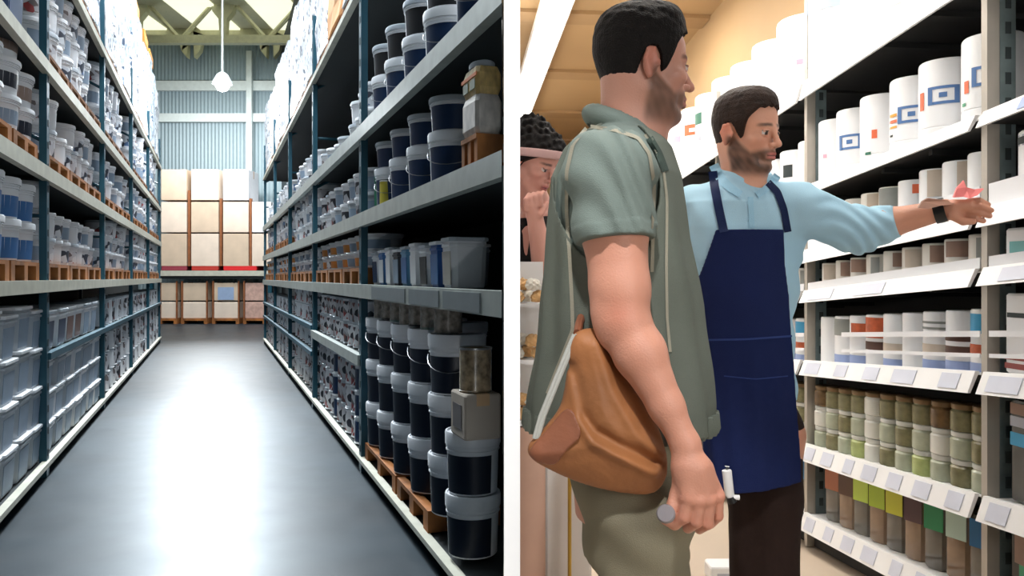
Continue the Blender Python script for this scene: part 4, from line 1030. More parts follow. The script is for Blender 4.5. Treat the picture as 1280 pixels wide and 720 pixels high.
def head_colors(Q, skin, beard=None, lip=None, brow=(.02,.012,.008), eye=True, stub=.75):
    """Q local head coordinates -> colour array"""
    n = len(Q); skin = np.array(skin); C = np.tile(skin, (n,1))
    x, y, z = Q[:,0], Q[:,1], Q[:,2]; ay = np.abs(y)
    C = C*(1+.05*noise3(Q, 60, 3)[:,None])
    # redder ears, nose tip, cheeks
    redm = np.maximum(sm(ay,.070,.078)*sm(-np.abs(x+.01),-.04,-.02)*sm(-np.abs(z),-.05,-.03), .5*np.exp(-((x-.108)**2+y*y+(z+.024)**2)/.0002))
    redm = np.maximum(redm, .35*np.exp(-((ay-.042)**2+(z+.025)**2)/.0005)*sm(x,.03,.05))
    C = C*(1-redm[:,None])+C*np.array([1.02,.80,.78])*redm[:,None]
    if beard is not None:
        line = np.interp(x, [-.02,.0,.02,.05,.08,.11], [.0,-.0,-.02,-.045,-.036,-.036])
        bm_ = sm(line-z, -.006, .014)*sm(x, -.022, -.004)*sm(z, -.125, -.095)
        mouth = np.exp(-(((z+.057)/.0085)**4+(y/.021)**4))*sm(x,.08,.086)
        bm_ = bm_*(1-mouth)*stub
        bm_ = bm_*(.86+.14*noise3(Q, 300, 5))*(1-.35*np.exp(-((z+.076)/.007)**2)*(ay<.03))
        bm_ = np.clip(bm_,0,1)
        C = C*(1-bm_[:,None])+np.array(beard)*bm_[:,None]
    if lip is not None:
        lm = np.exp(-(((z+.0565)/.0095)**6+(y/.021)**6))*sm(x,.083,.088)
        C = C*(1-lm[:,None])+np.array(lip)*lm[:,None]
        mm = np.exp(-(((z+.0565)/.0016)**2))*(ay<.02)*sm(x,.083,.087); C = C*(1-.75*mm[:,None])
    bw = np.exp(-(((z-(.030-.12*(ay-.028)**1 *(ay>.028)))/.0048)**4+((ay-.029)/.019)**6))*(x>.06)
    C = C*(1-.85*bw[:,None])+np.array(brow)*.85*bw[:,None]
    if eye:
        ce = np.stack([np.full(n,.0755), np.where(y>0,.030,-.030), np.full(n,.006)],-1); dq = np.linalg.norm(Q-ce,axis=1)
        e = (dq<.0138)&(x>.078)&(np.abs(z-.006)<.0058)
        C[e] = (.62,.58,.55)
        ir = e&(np.abs(ay-.031)<.0062); C[ir] = (.03,.018,.012)
        lash = (dq<.0165)&(x>.078)&(np.abs(z-.0118)<.0016); C[lash] = C[lash]*.25
    return np.clip(C,0,1)
CRAN = [ell((-.012,0,.047),(.088,.073,.078),.02), ell((.03,0,.047),(.060,.063,.064),.02), ell((-.028,0,-.010),(.054,.056,.066),.02)]
def hair_field(th=.013, quiff=.0, seed=1, top=.012, gx=None, gz=None):
    base = field(CRAN + ([ell((.030,0,.100),(.046,.045,.020+quiff),.02)] if quiff else []))
    gx = gx or [-.13,-.085,-.058,-.040,-.030,-.018,-.002,.008,.018,.028,.045,.065,.095,.12]
    gz = gz or [-.062,-.066,-.056,-.03,.016,.034,.034,.02,-.012,-.004,.045,.074,.088,.092]
    def F(Q):
        x, y, z = Q[:,0], Q[:,1], Q[:,2]
        t = th + top*sm(z,.05,.12)*sm(-x,-.09,-.04) - .007*sm(-z,-.01,.06)
        d = base(Q)-t
        d = d + .0008*noise3(Q*np.array([1,1,.25]), 620, seed) + .0016*noise3(Q*np.array([.5,1,1]), 300, seed+1)*sm(z,.02,.09)
        line = np.interp(x, gx, gz)
        line = line + .0035*np.sin(y*260)*sm(x,.05,.08)
        cut = (line - z)*.8
        temple = np.where(x>.03, (np.abs(y)-.05)*0-1, -1)
        return np.maximum(np.maximum(d, cut), -(base(Q)+.004))
    return F
def to_local(P, o, Rm, s): return ((P-o)@Rm)/s
def child_mesh(name, root, V_, F_, mats, colors=None, midx=None):
    V_ = V_-np.array(root.location)
    return link(name, np_mesh(name, V_, F_, mats, colors, midx), root)
def bvh_of(obj):
    me = obj.data; off = Vector(obj.location) + (Vector(obj.parent.location) if obj.parent else Vector())
    return BVHTree.FromPolygons([v.co+off for v in me.vertices], [tuple(p.vertices) for p in me.polygons])
def ray(px, py):
    return Vector(((px-640)/FPX, 1.0, (HOR-py)/FPX))
CAM = Vector((0,0,CAMZ))
def snap(bvhs, px, py, off=.004, default=None):
    d = ray(px,py).normalized(); best = None
    for b_ in bvhs:
        h = b_.ray_cast(CAM, d)
        if h[0] is not None and (best is None or h[3] < best[1]): best = (h[0], h[3], h[1])
    if best is None: return default
    return best[0]-d*off
def ribbon(name, root, bv, path, width, th, mat, off=.003, n=10, across=3):
    """cloth strip lying on a surface: path in picture points, projected on to the garment, real thickness"""
    P_ = []
    path = [Vector(p) for p in path]; seg = len(path)-1
    pts = []
    for i in range(seg):
        for k in range(n): pts.append(path[i].lerp(path[i+1], k/n))
    pts.append(path[-1]); wd = width if isinstance(width,(list,tuple)) else (width,width)
    rows = []; last = None
    for i,p in enumerate(pts):
        d = (pts[min(i+1,len(pts)-1)]-pts[max(i-1,0)]).normalized(); nrm = Vector((-d.y,d.x)); w_ = wd[0]+(wd[1]-wd[0])*i/(len(pts)-1)
        row = []
        for j in range(across):
            q = p+nrm*w_*(j/(across-1)-.5); h = snap(bv, q.x, q.y, off)
            row.append((h, q))
        rows.append(row)
    dist = [[(h-CAM).length if h is not None else None for h, q in r_] for r_ in rows]
    flat = sorted(d for r_ in dist for d in r_ if d is not None); med = flat[len(flat)//2]
    good = [(i,j,dist[i][j]) for i in range(len(rows)) for j in range(across) if dist[i][j] is not None and abs(dist[i][j]-med) < .13]
    for i in range(len(rows)):
        for j in range(across):
            h, q = rows[i][j]; d = dist[i][j]
            if d is None or abs(d-med) >= .13: d = min(good, key=lambda g: abs(g[0]-i)*3+abs(g[1]-j))[2]
            rows[i][j] = CAM+ray(q.x,q.y).normalized()*d
    for _ in range(2):      # relax depth a little
        for i in range(1,len(rows)-1):
            for j in range(across): rows[i][j] = rows[i][j]*.5+(rows[i-1][j]+rows[i+1][j])*.25
    vs = [v for r_ in rows for v in r_]; m = len(vs)
    vs += [v+(v-CAM).normalized()*th for v in vs]
    fs = []
    for i in range(len(rows)-1):
        for j in range(across-1):
            a = i*across+j; fs.append((a,a+1,a+across+1,a+across)); fs.append((a+m,a+across+m,a+across+1+m,a+1+m))
        for j in (0,across-1):
            a = i*across+j; fs.append((a,a+across,a+across+m,a+m))
    mb = MB(); mb.add(vs, fs, mat)
    return child_world(name, mb, root, True)
def poly_sd(poly):
    A = np.array(poly, float); Bp = np.roll(A,-1,0)
    def f(x, z):
        d = np.full(x.shape, 1e9); inside = np.zeros(x.shape, bool)
        for (ax,az),(bx,bz) in zip(A,Bp):
            ex, ez = bx-ax, bz-az; wx_, wz_ = x-ax, z-az
            t = np.clip((wx_*ex+wz_*ez)/(ex*ex+ez*ez), 0, 1)
            d = np.minimum(d, (wx_-ex*t)**2+(wz_-ez*t)**2)
            c = ((az>z)!=(bz>z)) & (x < (bx-ax)*(z-az)/(bz-az+1e-12)+ax); inside ^= c
        return np.where(inside,-1,1)*np.sqrt(d)
    return f
def smooth_poly(pts, n=6):
    A = [Vector(p) for p in pts]; out = []
    for i in range(len(A)):
        p0,p1,p2,p3 = A[i-1],A[i],A[(i+1)%len(A)],A[(i+2)%len(A)]
        for k in range(n):
            t = k/n; out.append(tuple(.5*((2*p1)+(-p0+p2)*t+(2*p0-5*p1+4*p2-p3)*t*t+(-p0+3*p1-3*p2+p3)*t**3)))
    return out
def fz(Y, w=-.936): return CAMZ+w-SLOPE*Y

# ================================================= customer in the sage polo
ZM = 1.70
root = empty('person', (0.24, ZM, fz(ZM)))
tag(root, 'dark-haired person in sage polo and grey-green vest, seen in profile', 'person')
HO = J(803, 90, ZM-.02); HR = rotm(math.radians(14), math.radians(-2)); HS = 1.0
hp = frame_prims(head_prims(.7,1.1), HO, HR, HS)
def hl(x,y,z): return HO + HR@np.array([x,y,z])*HS
body = list(hp)
neckb = J(786, 178, ZM+.0)
body += [cap(hl(-.028,0,-.03), neckb+V3(-.005,0,-.02), .056, .066, .025), cap(hl(.015,0,-.06), neckb+V3(.03,0,-.03), .04,.05,.03)]
facing = math.radians(-8)
def bc(px, py, w_, dpt, wid): return (CAMZ+(HOR-py)/1000*ZM, (px-640)/1000*ZM, ZM+w_, dpt, wid)
core = [bc(778,172,0,.055,.06), bc(776,190,0,.075,.13), bc(776,225,0,.10,.165), bc(778,300,0,.115,.16), bc(778,400,0,.11,.14), bc(778,470,0,.11,.14), bc(785,560,0,.12,.15), bc(790,640,0,.12,.16)]
body.append(loft(core, facing, k=.03, sq=2.1))
SHD_R = J(762, 218, 1.505); ELB = J(778, 398, 1.47); WR = J(857, 556, 1.425)
body += chain([SHD_R, SHD_R+(ELB-SHD_R)*.35, SHD_R+(ELB-SHD_R)*.8, ELB], [.064,.062,.053,.049], .02)
body += chain([ELB, ELB+(WR-ELB)*.28, ELB+(WR-ELB)*.7, WR], [.046,.047,.031,.0245], .015)
body += [cap(ELB+V3(-.028,0,.01), ELB+V3(-.02,0,-.03), .024,.022,.025)]
# right hand
def H(px, py, Z): return J(px, py, Z)
body += [cap(WR, H(862,588,1.42), .025,.029,.015), cap(H(858,585,1.415), H(862,622,1.405), .026,.019,.012), cap(H(872,585,1.415), H(880,622,1.41), .026,.018,.012), cap(H(880,590,1.42), H(894,618,1.425), .018,.016,.012)]
fing = [((860,622,1.402),(855,646,1.402),(843,655,1.415),.0118), ((873,625,1.402),(870,652,1.405),(860,660,1.432),.0115), ((886,624,1.407),(884,654,1.412),(874,661,1.44),.0112), ((897,620,1.418),(897,645,1.424),(888,655,1.448),.0100)]
for a,b,c,r_ in fing:
    a,b,c = H(*a),H(*b),H(*c); body += [cap(a,b,r_*1.12,r_*1.0,.003), cap(b,c,r_,r_*.86,.003)]
    body.append(ell(a,(r_*1.25,r_*1.2,r_*1.1),.005))
body += [cap(H(856,590,1.43), H(846,618,1.42), .017,.0125,.012), cap(H(846,618,1.42), H(837,640,1.408), .0125,.010,.004)]
idx = (H(843,655,1.415), H(832,650,1.408)); body.append(cap(idx[0], idx[1], .0105,.009,.004))
# left arm on the hidden side, hanging
SL = J(800,222,1.88); EL = J(806,395,1.93); WL = J(838,520,1.90)
body += chain([SL,EL,WL],[.062,.05,.03],.02); body += [cap(WL, J(846,560,1.89), .03,.022,.012)]
for q in range(4): body.append(cap(J(846,560,1.875+.014*q), J(848+q,596-abs(q-1.5)*3,1.87+.014*q), .010,.008,.004))
body.append(cap(J(842,545,1.87), J(832,572,1.86), .011,.008,.006))
# legs (under the trousers)
floor_z = root.location.z
hipz = J(790,640,ZM)[2]
xr, xl = J(800,640,1.60)[0], J(795,640,1.80)[0]
for (x, y) in ((xr,1.60),(xl+.02,1.80)):
    body += chain([V3(x,y,hipz+.02),V3(x+.015,y,floor_z+.44),V3(x-.0,y,floor_z+.085)],[.085,.052,.036],.03)
    body.append(cap(V3(x,y,floor_z+.05), V3(x+.13,y-.01,floor_z+.035), .034,.026,.03))
Fb = field(body)
lo = V3(-.0, 1.33, floor_z-.02); hi = V3(.52, 2.05, J(0,0,ZM)[2]+.02)
Vb, Fi = surf(Fb, lo, hi, .0029)
Q = to_local(Vb, HO, HR, HS)
SK1 = np.array(lin((204,150,128))[:3])
Cc = head_colors(Q, SK1*np.array([.86,.84,.86]), beard=np.array(lin((84,60,46))[:3]), lip=np.array(lin((176,104,96))[:3]), stub=.9)
armm = sm(-(Vb[:,2]-(HO[2]-.16)), -.03,.03)
CA = np.tile(SK1*np.array([1.0,.93,.9]), (len(Vb),1))*(1+.05*noise3(Vb,70,9)[:,None])
kn = np.zeros(len(Vb))
for a,b,c,r_ in fing:
    for q in (a,b): kn = np.maximum(kn, np.exp(-np.sum((Vb-H(*q))**2,1)/.00018))
kn = np.maximum(kn, .8*np.exp(-np.sum((Vb-(ELB+V3(-.01,-.04,.01)))**2,1)/.0008))
CA = CA*(1-.45*kn[:,None])+CA*np.array([1.05,.66,.6])*.45*kn[:,None]
Cc = Cc*(1-armm[:,None])+CA*armm[:,None]
bodyo = child_mesh('body', root, Vb, Fi, [SKIN], Cc)
HAIRM = M('near_black_hair', (17,13,12), .62, 0, .35, 40, .4, 300, spec=.18)
Fh = hair_field(.009,.006,11,.011)
Fw = lambda P: Fh(to_local(P,HO,HR,HS))*HS
Vh, Fh_ = surf(Fw, HO-.16, HO+V3(.16,.16,.19), .0022)
child_mesh('hair', root, Vh, Fh_, [HAIRM])
# polo: sleeve, shoulders and collar
SAGE = cloth('sage_polo', (114,126,120), var=.05); SAGED = cloth('sage_hem', (106,128,118), var=.05); VEST = cloth('grey_green_vest', (98,104,95), var=.07); BAND = cloth('taupe_binding', (150,146,130)); 
Pf = lambda P: .0042*np.sin((P[:,2]*1.0+P[:,0]*1.3)*70+3*np.sin(P[:,0]*30))+.002*noise3(P,60,4)
slv = field(chain([SHD_R+V3(.0,.05,.015), SHD_R, SHD_R+(ELB-SHD_R)*.56],[.07,.075,.077],.03)+[ell(SHD_R+V3(.005,.06,.02),(.085,.10,.055),.05)])
hemp = SHD_R+(ELB-SHD_R)*.47; hd = (ELB-SHD_R)/np.linalg.norm(ELB-SHD_R)
def Fs(P):
    d = slv(P)+Pf(P); ax_ = (P-hemp)@hd
    d = d - .0022*(ax_>-.026)      # folded hem band
    inner = field([])if False else None
    return np.maximum(d, ax_)
tors = [bc(778,158,0,.05,.075), bc(774,172,0,.085,.13), bc(772,190,0,.11,.18), bc(770,225,0,.133,.195), bc(772,300,.0,.145,.19), bc(776,380,0,.165,.18), bc(777,450,0,.178,.18), bc(775,500,0,.19,.185), bc(774,530,0,.192,.188)]
Ft = loft(tors, facing, fold=lambda P,a: (.004*np.sin(a*13+P[:,2]*6)+.003*noise3(P,34,8))*sm(-(P[:,2]-tors[3][0]),-.05,.15), k=.02, sq=2.2)
colr = frame_prims([ell((0,0,0),(.088,.085,.036),.01)], J(775,158,ZM)+V3(0,0,0), rotm(facing, math.radians(-24)))
colc = frame_prims([ell((0,0,.02),(.076,.072,.09),.01)], J(777,156,ZM), rotm(facing, math.radians(-24)))
Fc0 = field(colr); Fcc = field(colc)
def Fpolo(P):
    tt = Ft.f(P)+.006
    tt = np.maximum(tt, P[:,2]-J(0,162,ZM)[2]-(-.35*(P[:,0]-neckb[0])))
    col = np.maximum(Fc0(P), -Fcc(P))
    return np.minimum(np.minimum(Fs(P), tt), col)
Vp, Fp = surf(Fpolo, V3(0,1.36,J(0,545,ZM)[2]), V3(.56,2.0,J(0,120,ZM)[2]), .0042)
polo = child_mesh('polo_shirt', root, Vp, Fp, [SAGE])
# vest over it with an arm opening
ahc = SHD_R+V3(.0,0,-.01)
def Fvest(P):
    d = Ft.f(P)-.004
    d = np.maximum(d, P[:,2]-(J(0,168,ZM)[2]-.35*(P[:,0]-neckb[0])))
    # neck opening at front and arm opening facing the camera
    q = (P-ahc); oval = np.sqrt((q[:,0]/.098)**2+(q[:,2]/.16)**2)-1
    hole = np.maximum(oval*.09, (P[:,1]-(ZM-.06)))
    # open front between the two panels, on the chest side
    return np.maximum(np.maximum(d, -hole), -(Ft.f(P)+.010))
Vv_, Fv_ = surf(Fvest, V3(0,1.36,J(0,545,ZM)[2]), V3(.56,2.0,J(0,130,ZM)[2]), .0038)
vest = child_mesh('vest', root, Vv_, Fv_, [VEST])
bv = [bvh_of(vest), bvh_of(polo)]
bvv = [bvh_of(vest), bvh_of(polo)]
ribbon('binding', root, bvv, [(733,160),(716,180),(708,215),(708,265),(712,320),(715,380),(716,412),(700,452),(684,492)], 4.5, .004, BAND)
ribbon('binding', root, bvv, [(738,158),(768,162),(798,172),(812,192),(818,230),(816,300),(815,340)], 4.5, .004, BAND)
ribbon('binding', root, bvv, [(806,168),(828,200),(834,250),(833,330),(834,400),(838,440)], 3.5, .004, BAND)
ribbon('placket', root, bvv, [(812,172),(824,192),(832,214)], 9, .004, cloth('dark_green_placket',(58,70,64)), off=.005)
# gathered hem
mbh = MB()
for a0 in range(40):
    a = facing + 2*PI*a0/40; rr = (.19+.004*(a0%2)); cx, cy = (774-640)/1000*ZM, ZM
    q = np.array([cx + math.cos(2*PI*a0/40)*.196*math.cos(facing)-math.sin(2*PI*a0/40)*.192*math.sin(facing), cy+math.cos(2*PI*a0/40)*.196*math.sin(facing)+math.sin(2*PI*a0/40)*.192*math.cos(facing), J(0,528,ZM)[2]])
    mbh.tube([tuple(q+V3(0,0,.03)), tuple(q+V3(0,0,.0)), tuple(q+V3(0,0,-.012))], [.011,.014,.009], VEST, 6)
child_world('gathered_hem', mbh, root, True)
# trousers
KH = cloth('khaki_trousers', (134,128,108), var=.06)
tl = []
for (x, y) in ((xr,1.60),(xl+.02,1.80)):
    tl += chain([V3(x,y,hipz+.03),V3(x+.01,y,floor_z+.45),V3(x-.005,y,floor_z+.03)],[.104,.08,.07],.03)
pelv = loft([(hipz-.08,(790-640)/1000*ZM,ZM,.10,.14),(hipz+.0,(795-640)/1000*ZM,ZM,.118,.17),(hipz+.12,(782-640)/1000*ZM,ZM,.125,.168),(hipz+.20,(778-640)/1000*ZM,ZM,.13,.165)], facing, k=.03)
Ftr0 = field(tl+[pelv])
Ftr = lambda P: np.maximum(Ftr0(P)+.003*np.sin(P[:,2]*55+P[:,0]*40)+.002*noise3(P,50,12), floor_z+.045-P[:,2])
Vt, Ftt = surf(Ftr, V3(0,1.36,floor_z), V3(.56,2.02,J(0,520,ZM)[2]+.05), .006)
child_mesh('trousers', root, Vt, Ftt, [KH])
SHOE = M('dark_brown_shoe', (60,44,36), .5, bump=.2)
for (x, y) in ((xr,1.60),(xl+.02,1.80)):
    Vs, Fss = surf(lambda P: np.maximum(field([cap(V3(x-.03,y,floor_z+.04),V3(x+.15,y-.01,floor_z+.03),.05,.04,.02),cap(V3(x-.02,y,floor_z+.09),V3(x-.01,y,floor_z+.05),.045,.05,.03)])(P), floor_z+.002-P[:,2]), V3(x-.12,y-.09,floor_z-.01), V3(x+.22,y+.09,floor_z+.16), .007)
    child_mesh('shoe', root, Vs, Fss, [SHOE])
# ---- tan bag
ZB_ = 1.50
out = smooth_poly([((px-640)/1000*ZB_, CAMZ+(HOR-py)/1000*ZB_) for px,py in [(722,414),(748,412),(762,436),(790,480),(816,520),(831,560),(833,592),(818,614),(785,616),(735,606),(690,588),(664,572),(661,556),(680,535),(700,508),(708,470),(711,432)]], 5)
psd = poly_sd(out)
LEA = M('tan_leather', (156,102,62), .55, 0, .25, 7, .3, 30, spec=.4); LEAD = M('brown_leather_flap', (136,84,60), .5, 0, .2, 8, .3, 30, spec=.4)
fold_l = [((px-640)/1000*ZB_, CAMZ+(HOR-py)/1000*ZB_) for px,py in [(712,470),(722,520),(738,545),(775,565),(815,585)]]
fold_m = [((px-640)/1000*ZB_, CAMZ+(HOR-py)/1000*ZB_) for px,py in [(745,430),(760,480),(790,535),(825,565)]]
def seg_d(x, z, line):
    d = np.full(x.shape, 9.)
    for (ax,az),(bx,bz) in zip(line[:-1], line[1:]):
        ex, ez = bx-ax, bz-az; t = np.clip(((x-ax)*ex+(z-az)*ez)/(ex*ex+ez*ez),0,1); d = np.minimum(d, np.hypot(x-ax-ex*t, z-az-ez*t))
    return d
def Fbag(P):
    x, y, z = P[:,0], P[:,1], P[:,2]; d2 = psd(x,z)
    t = .048*np.sqrt(np.clip(-d2/.075,0,1))+.004
    t = t + .013*np.exp(-(seg_d(x,z,fold_l)/.010)**2) - .013*np.exp(-(seg_d(x,z-.018,fold_l)/.012)**2) + .009*np.exp(-(seg_d(x,z,fold_m)/.012)**2) - .005*np.exp(-(seg_d(x-.02,z,fold_m)/.012)**2) + .003*noise3(P,60,21)
    return np.maximum(d2, (np.abs(y-ZB_)-t)*.8)
Vg, Fg = surf(Fbag, V3(0,1.38,J(0,640,ZB_)[2]), V3(.33,1.62,J(0,395,ZB_)[2]), .0036)
bag = empty('shoulder_bag', (.15, ZB_, J(0,616,ZB_)[2]))
child_mesh('bag_body', bag, Vg, Fg, [LEA])
fl = smooth_poly([((px-640)/1000*ZB_, CAMZ+(HOR-py)/1000*ZB_) for px,py in [(708,508),(720,522),(722,540),(706,556),(694,574),(680,576),(664,570),(663,558),(682,536)]], 5); fsd = poly_sd(fl)
def Fflap(P):
    x,y,z = P[:,0],P[:,1],P[:,2]; d2 = psd(x,z); t = .048*np.sqrt(np.clip(-d2/.075,0,1))+.004
    return np.maximum(np.maximum(fsd(x,z), (np.abs(y-(ZB_-t-.002))-.005)), -1)
Vg, Fg = surf(Fflap, V3(0,1.38,J(0,640,ZB_)[2]), V3(.33,1.62,J(0,395,ZB_)[2]), .003)
child_mesh('flap', bag, Vg, Fg, [LEAD])
STR = cloth('grey_white_strap', (178,180,174))
mbs = MB()
def tubepx(m_, pts, r_, mat, n=8): m_.tube([tuple(J(*p)) for p in pts], r_, mat, n)
for dx in (0, 4):
    tubepx(mbs, [(718+dx,418,1.49),(706+dx,446,1.49),(692+dx,480,1.485),(676+dx,520,1.49),(668+dx,548,1.49)], .0045, STR)
bag_strap = child_world('strap', mbs, bag, True)
mbs = MB(); tubepx(mbs, [(722,416,1.50),(724,404,1.53),(728,392,1.56)], .008, LEAD); child_world('buckle_tab', mbs, bag_strap, True)
tag(bag, 'slouchy tan leather shoulder bag hanging at the hip of the polo wearer', 'bag')
# small object pinched in the hand
mbc = MB(); c0 = J(833,643,1.405)
me_pts = [(.0,0),(.015,.001),(.0165,.004),(.0165,.009),(.014,.012),(0,.0125)]
mbc.lathe([(r_,z) for r_,z in me_pts], 22, M('smoky_translucent_cap',(170,164,168),.2,trans=.35))
mbc.lathe([(.0,-.019),(.009,-.018),(.012,-.012),(.012,0)], 18, M('mauve_stub',(120,108,124),.4))
o = link('bottle_cap', mbc.mesh('bottle_cap', True), None, tuple(c0)); o.rotation_euler = (math.radians(60), math.radians(-35), 0)
tag(o, 'small smoky grey cap pinched between thumb and finger of the lowered hand', 'cap')

# ================================================= clerk in the navy apron
ZC = 2.36
rc = empty('person', (.68, ZC, fz(ZC))); flz = rc.location.z
tag(rc, 'bearded person in light blue shirt and navy apron reaching along the shelf', 'person')
CO = J(932, 170, ZC-.02); CR = rotm(math.radians(-48), math.radians(-7), math.radians(3)); CS = 1.0
def cl(x,y,z): return CO + CR@np.array([x,y,z])
cb_ = frame_prims(head_prims(.45,1.2), CO, CR, CS)
nb = J(930, 238, ZC+.03)
cb_ += [cap(cl(-.022,0,-.03), nb, .055,.062,.025), cap(cl(.02,0,-.065), nb+V3(.012,-.03,0), .036,.045,.03)]
cf = math.radians(-72)     # torso faces the camera, a little towards the shelf
def cc_(px, py, w_, dpt, wid): return (CAMZ+(HOR-py)/1000*ZC, (px-640)/1000*ZC, ZC+.03+w_, dpt, wid)
cb_.append(loft([cc_(932,228,0,.06,.06),cc_(934,242,0,.08,.14),cc_(934,262,0,.095,.17),cc_(936,330,0,.10,.15),cc_(936,400,0,.10,.115),cc_(938,470,0,.105,.12),cc_(944,540,0,.105,.125),cc_(948,580,0,.10,.125)], cf, k=.03, sq=2.1))
SHc = J(1000,262,2.36); ELc = J(1072,288,2.33); WRc = J(1181,262,2.20)
cb_ += chain([SHc,ELc],[.058,.047],.02)+chain([ELc, ELc+(WRc-ELc)*.35, WRc],[.047,.043,.027],.02)
# reaching hand, palm down, fingers forward along the shelf
cb_ += [cap(WRc, J(1194,263,2.18), .026,.024,.01), cap(J(1192,258,2.17),J(1212,256,2.15),.019,.015,.01), cap(J(1192,266,2.18),J(1210,268,2.17),.019,.015,.01)]
for (a,b,c) in [((1211,252,2.16),(1224,251,2.145),(1235,256,2.135)),((1212,258,2.15),(1227,258,2.135),(1239,263,2.125)),((1212,264,2.155),(1226,266,2.14),(1237,270,2.13)),((1209,269,2.165),(1220,273,2.15),(1229,276,2.145))]:
    cb_ += [cap(J(*a),J(*b),.0098,.0088,.003),cap(J(*b),J(*c),.0088,.0074,.003)]
cb_ += [cap(J(1192,270,2.165),J(1204,277,2.15),.013,.0105,.008),cap(J(1204,277,2.15),J(1216,277,2.14),.0105,.0085,.003)]
SLc = J(868,262,2.42); EC2 = J(872,372,2.46); WC2 = J(880,470,2.40)
cb_ += chain([SLc,EC2,WC2],[.056,.046,.028],.02)+[cap(WC2,J(884,505,2.39),.028,.02,.012)]
for q in range(4): cb_.append(cap(J(881+q*5,505,2.385),J(882+q*5,535-abs(q-1.5)*3,2.37),.0095,.0075,.003))
cb_.append(cap(J(890,490,2.38),J(897,515,2.36),.011,.008,.006))
hz2 = J(0,545,ZC)[2]
lx1, lx2 = J(946,0,ZC)[0], J(970,0,ZC)[0]
for x,y in ((lx1,2.42),(lx2,2.36)):
    cb_ += chain([V3(x,y,hz2),V3(x,y-.01,flz+.46),V3(x,y,flz+.09)],[.085,.052,.036],.03)+[cap(V3(x,y,flz+.05),V3(x+.04,y-.13,flz+.035),.034,.026,.03)]
Vc, Fc = surf(field(cb_), V3(.42,1.95,flz-.02), V3(1.42,2.70,J(0,95,ZC)[2]), .0031)
Qc = to_local(Vc, CO, CR, CS)
SK2 = np.array(lin((214,158,132))[:3])
Cc = head_colors(Qc, SK2, beard=np.array(lin((70,48,36))[:3]), lip=np.array(lin((186,108,100))[:3]), stub=1.0)
far = sm(np.linalg.norm(Vc-CO,axis=1), .16,.2)
CB = np.tile(SK2*np.array([.92,.86,.84]),(len(Vc),1))*(1+.05*noise3(Vc,70,2)[:,None]); Cc = Cc*(1-far[:,None])+CB*far[:,None]
child_mesh('body', rc, Vc, Fc, [SKIN], Cc)
HAIR2 = M('dark_brown_hair', (42,28,21), .6, 0, .35, 40, .4, 300, spec=.22)
Fh2 = hair_field(.008,.002,31,.009)
Vh, Fh_ = surf(lambda P: Fh2(to_local(P,CO,CR,CS)), CO-.17, CO+.19, .0026)
child_mesh('hair', rc, Vh, Fh_, [HAIR2])
SKY_ = cloth('light_blue_shirt', (168,206,226), var=.04, bump=.2); SKYD = cloth('blue_collar', (158,202,226), var=.04)
stor = [cc_(932,218,0,.05,.066),cc_(932,227,0,.068,.10),cc_(934,238,0,.09,.15),cc_(934,254,0,.108,.185),cc_(934,285,0,.122,.19),cc_(934,340,0,.125,.17),cc_(936,400,0,.125,.135),cc_(936,450,0,.13,.135),cc_(938,500,0,.13,.135)]
Fst = loft(stor, cf, fold=lambda P,a: .004*noise3(P,40,5)+.003*np.sin(P[:,2]*45+a*5), k=.03, sq=2.2)
sl1 = chain([SHc+V3(-.05,.02,.01),SHc,ELc,ELc+(WRc-ELc)*.50],[.07,.072,.062,.048],.035)
sl2 = chain([SLc+V3(.05,0,.0),SLc,EC2,EC2+(WC2-EC2)*.9],[.066,.068,.056,.04],.03)
cutp = ELc+(WRc-ELc)*.47; cd = (WRc-ELc)/np.linalg.norm(WRc-ELc)
Fsl = field(sl1+sl2+[Fst])
ccol = frame_prims([ell((0,0,.0),(.078,.082,.040),.01)], J(932,220,ZC+.025), rotm(cf, math.radians(-20)))
ccut = frame_prims([ell((0.0,0,.03),(.066,.070,.09),.01),ell((.082,0,.01),(.045,.024,.07),.01)], J(932,217,ZC+.025), rotm(cf, math.radians(-20)))
Fco, Fcu = field(ccol), field(ccut)
def Fshirt(P):
    wr = .0035*np.sin((P[:,0]*1.0+P[:,2]*1.8)*75+4*np.sin(P[:,0]*25))*sm(P[:,0],J(990,0,2.36)[0],J(1030,0,2.36)[0]) + .003*noise3(P,55,6)
    d = Fsl(P)+wr
    ax_ = (P-cutp)@cd
    d = np.where(P[:,0]>ELc[0], np.maximum(d, ax_), d)
    d = np.maximum(d, P[:,2]-J(0,219,ZC)[2]-.0)
    return np.minimum(d, np.maximum(Fco(P), -Fcu(P)))
Vs, Fs_ = surf(Fshirt, V3(.40,2.0,J(0,515,ZC)[2]), V3(1.22,2.72,J(0,190,ZC)[2]), .0045)
shirt = child_mesh('shirt', rc, Vs, Fs_, [SKY_])
SEAM = cloth('apron_seam_thread', (44,64,120))
ribbon('collar', rc, [bvh_of(shirt)], [(892,206),(900,222),(912,234),(926,243)], (13,9), .006, SKYD, off=.005)
ribbon('collar', rc, [bvh_of(shirt)], [(972,219),(964,230),(955,238),(946,244)], (10,8), .006, SKYD, off=.005)
ribbon('placket', rc, [bvh_of(shirt)], [(938,246),(940,285)], 7, .002, SKYD, off=.003)
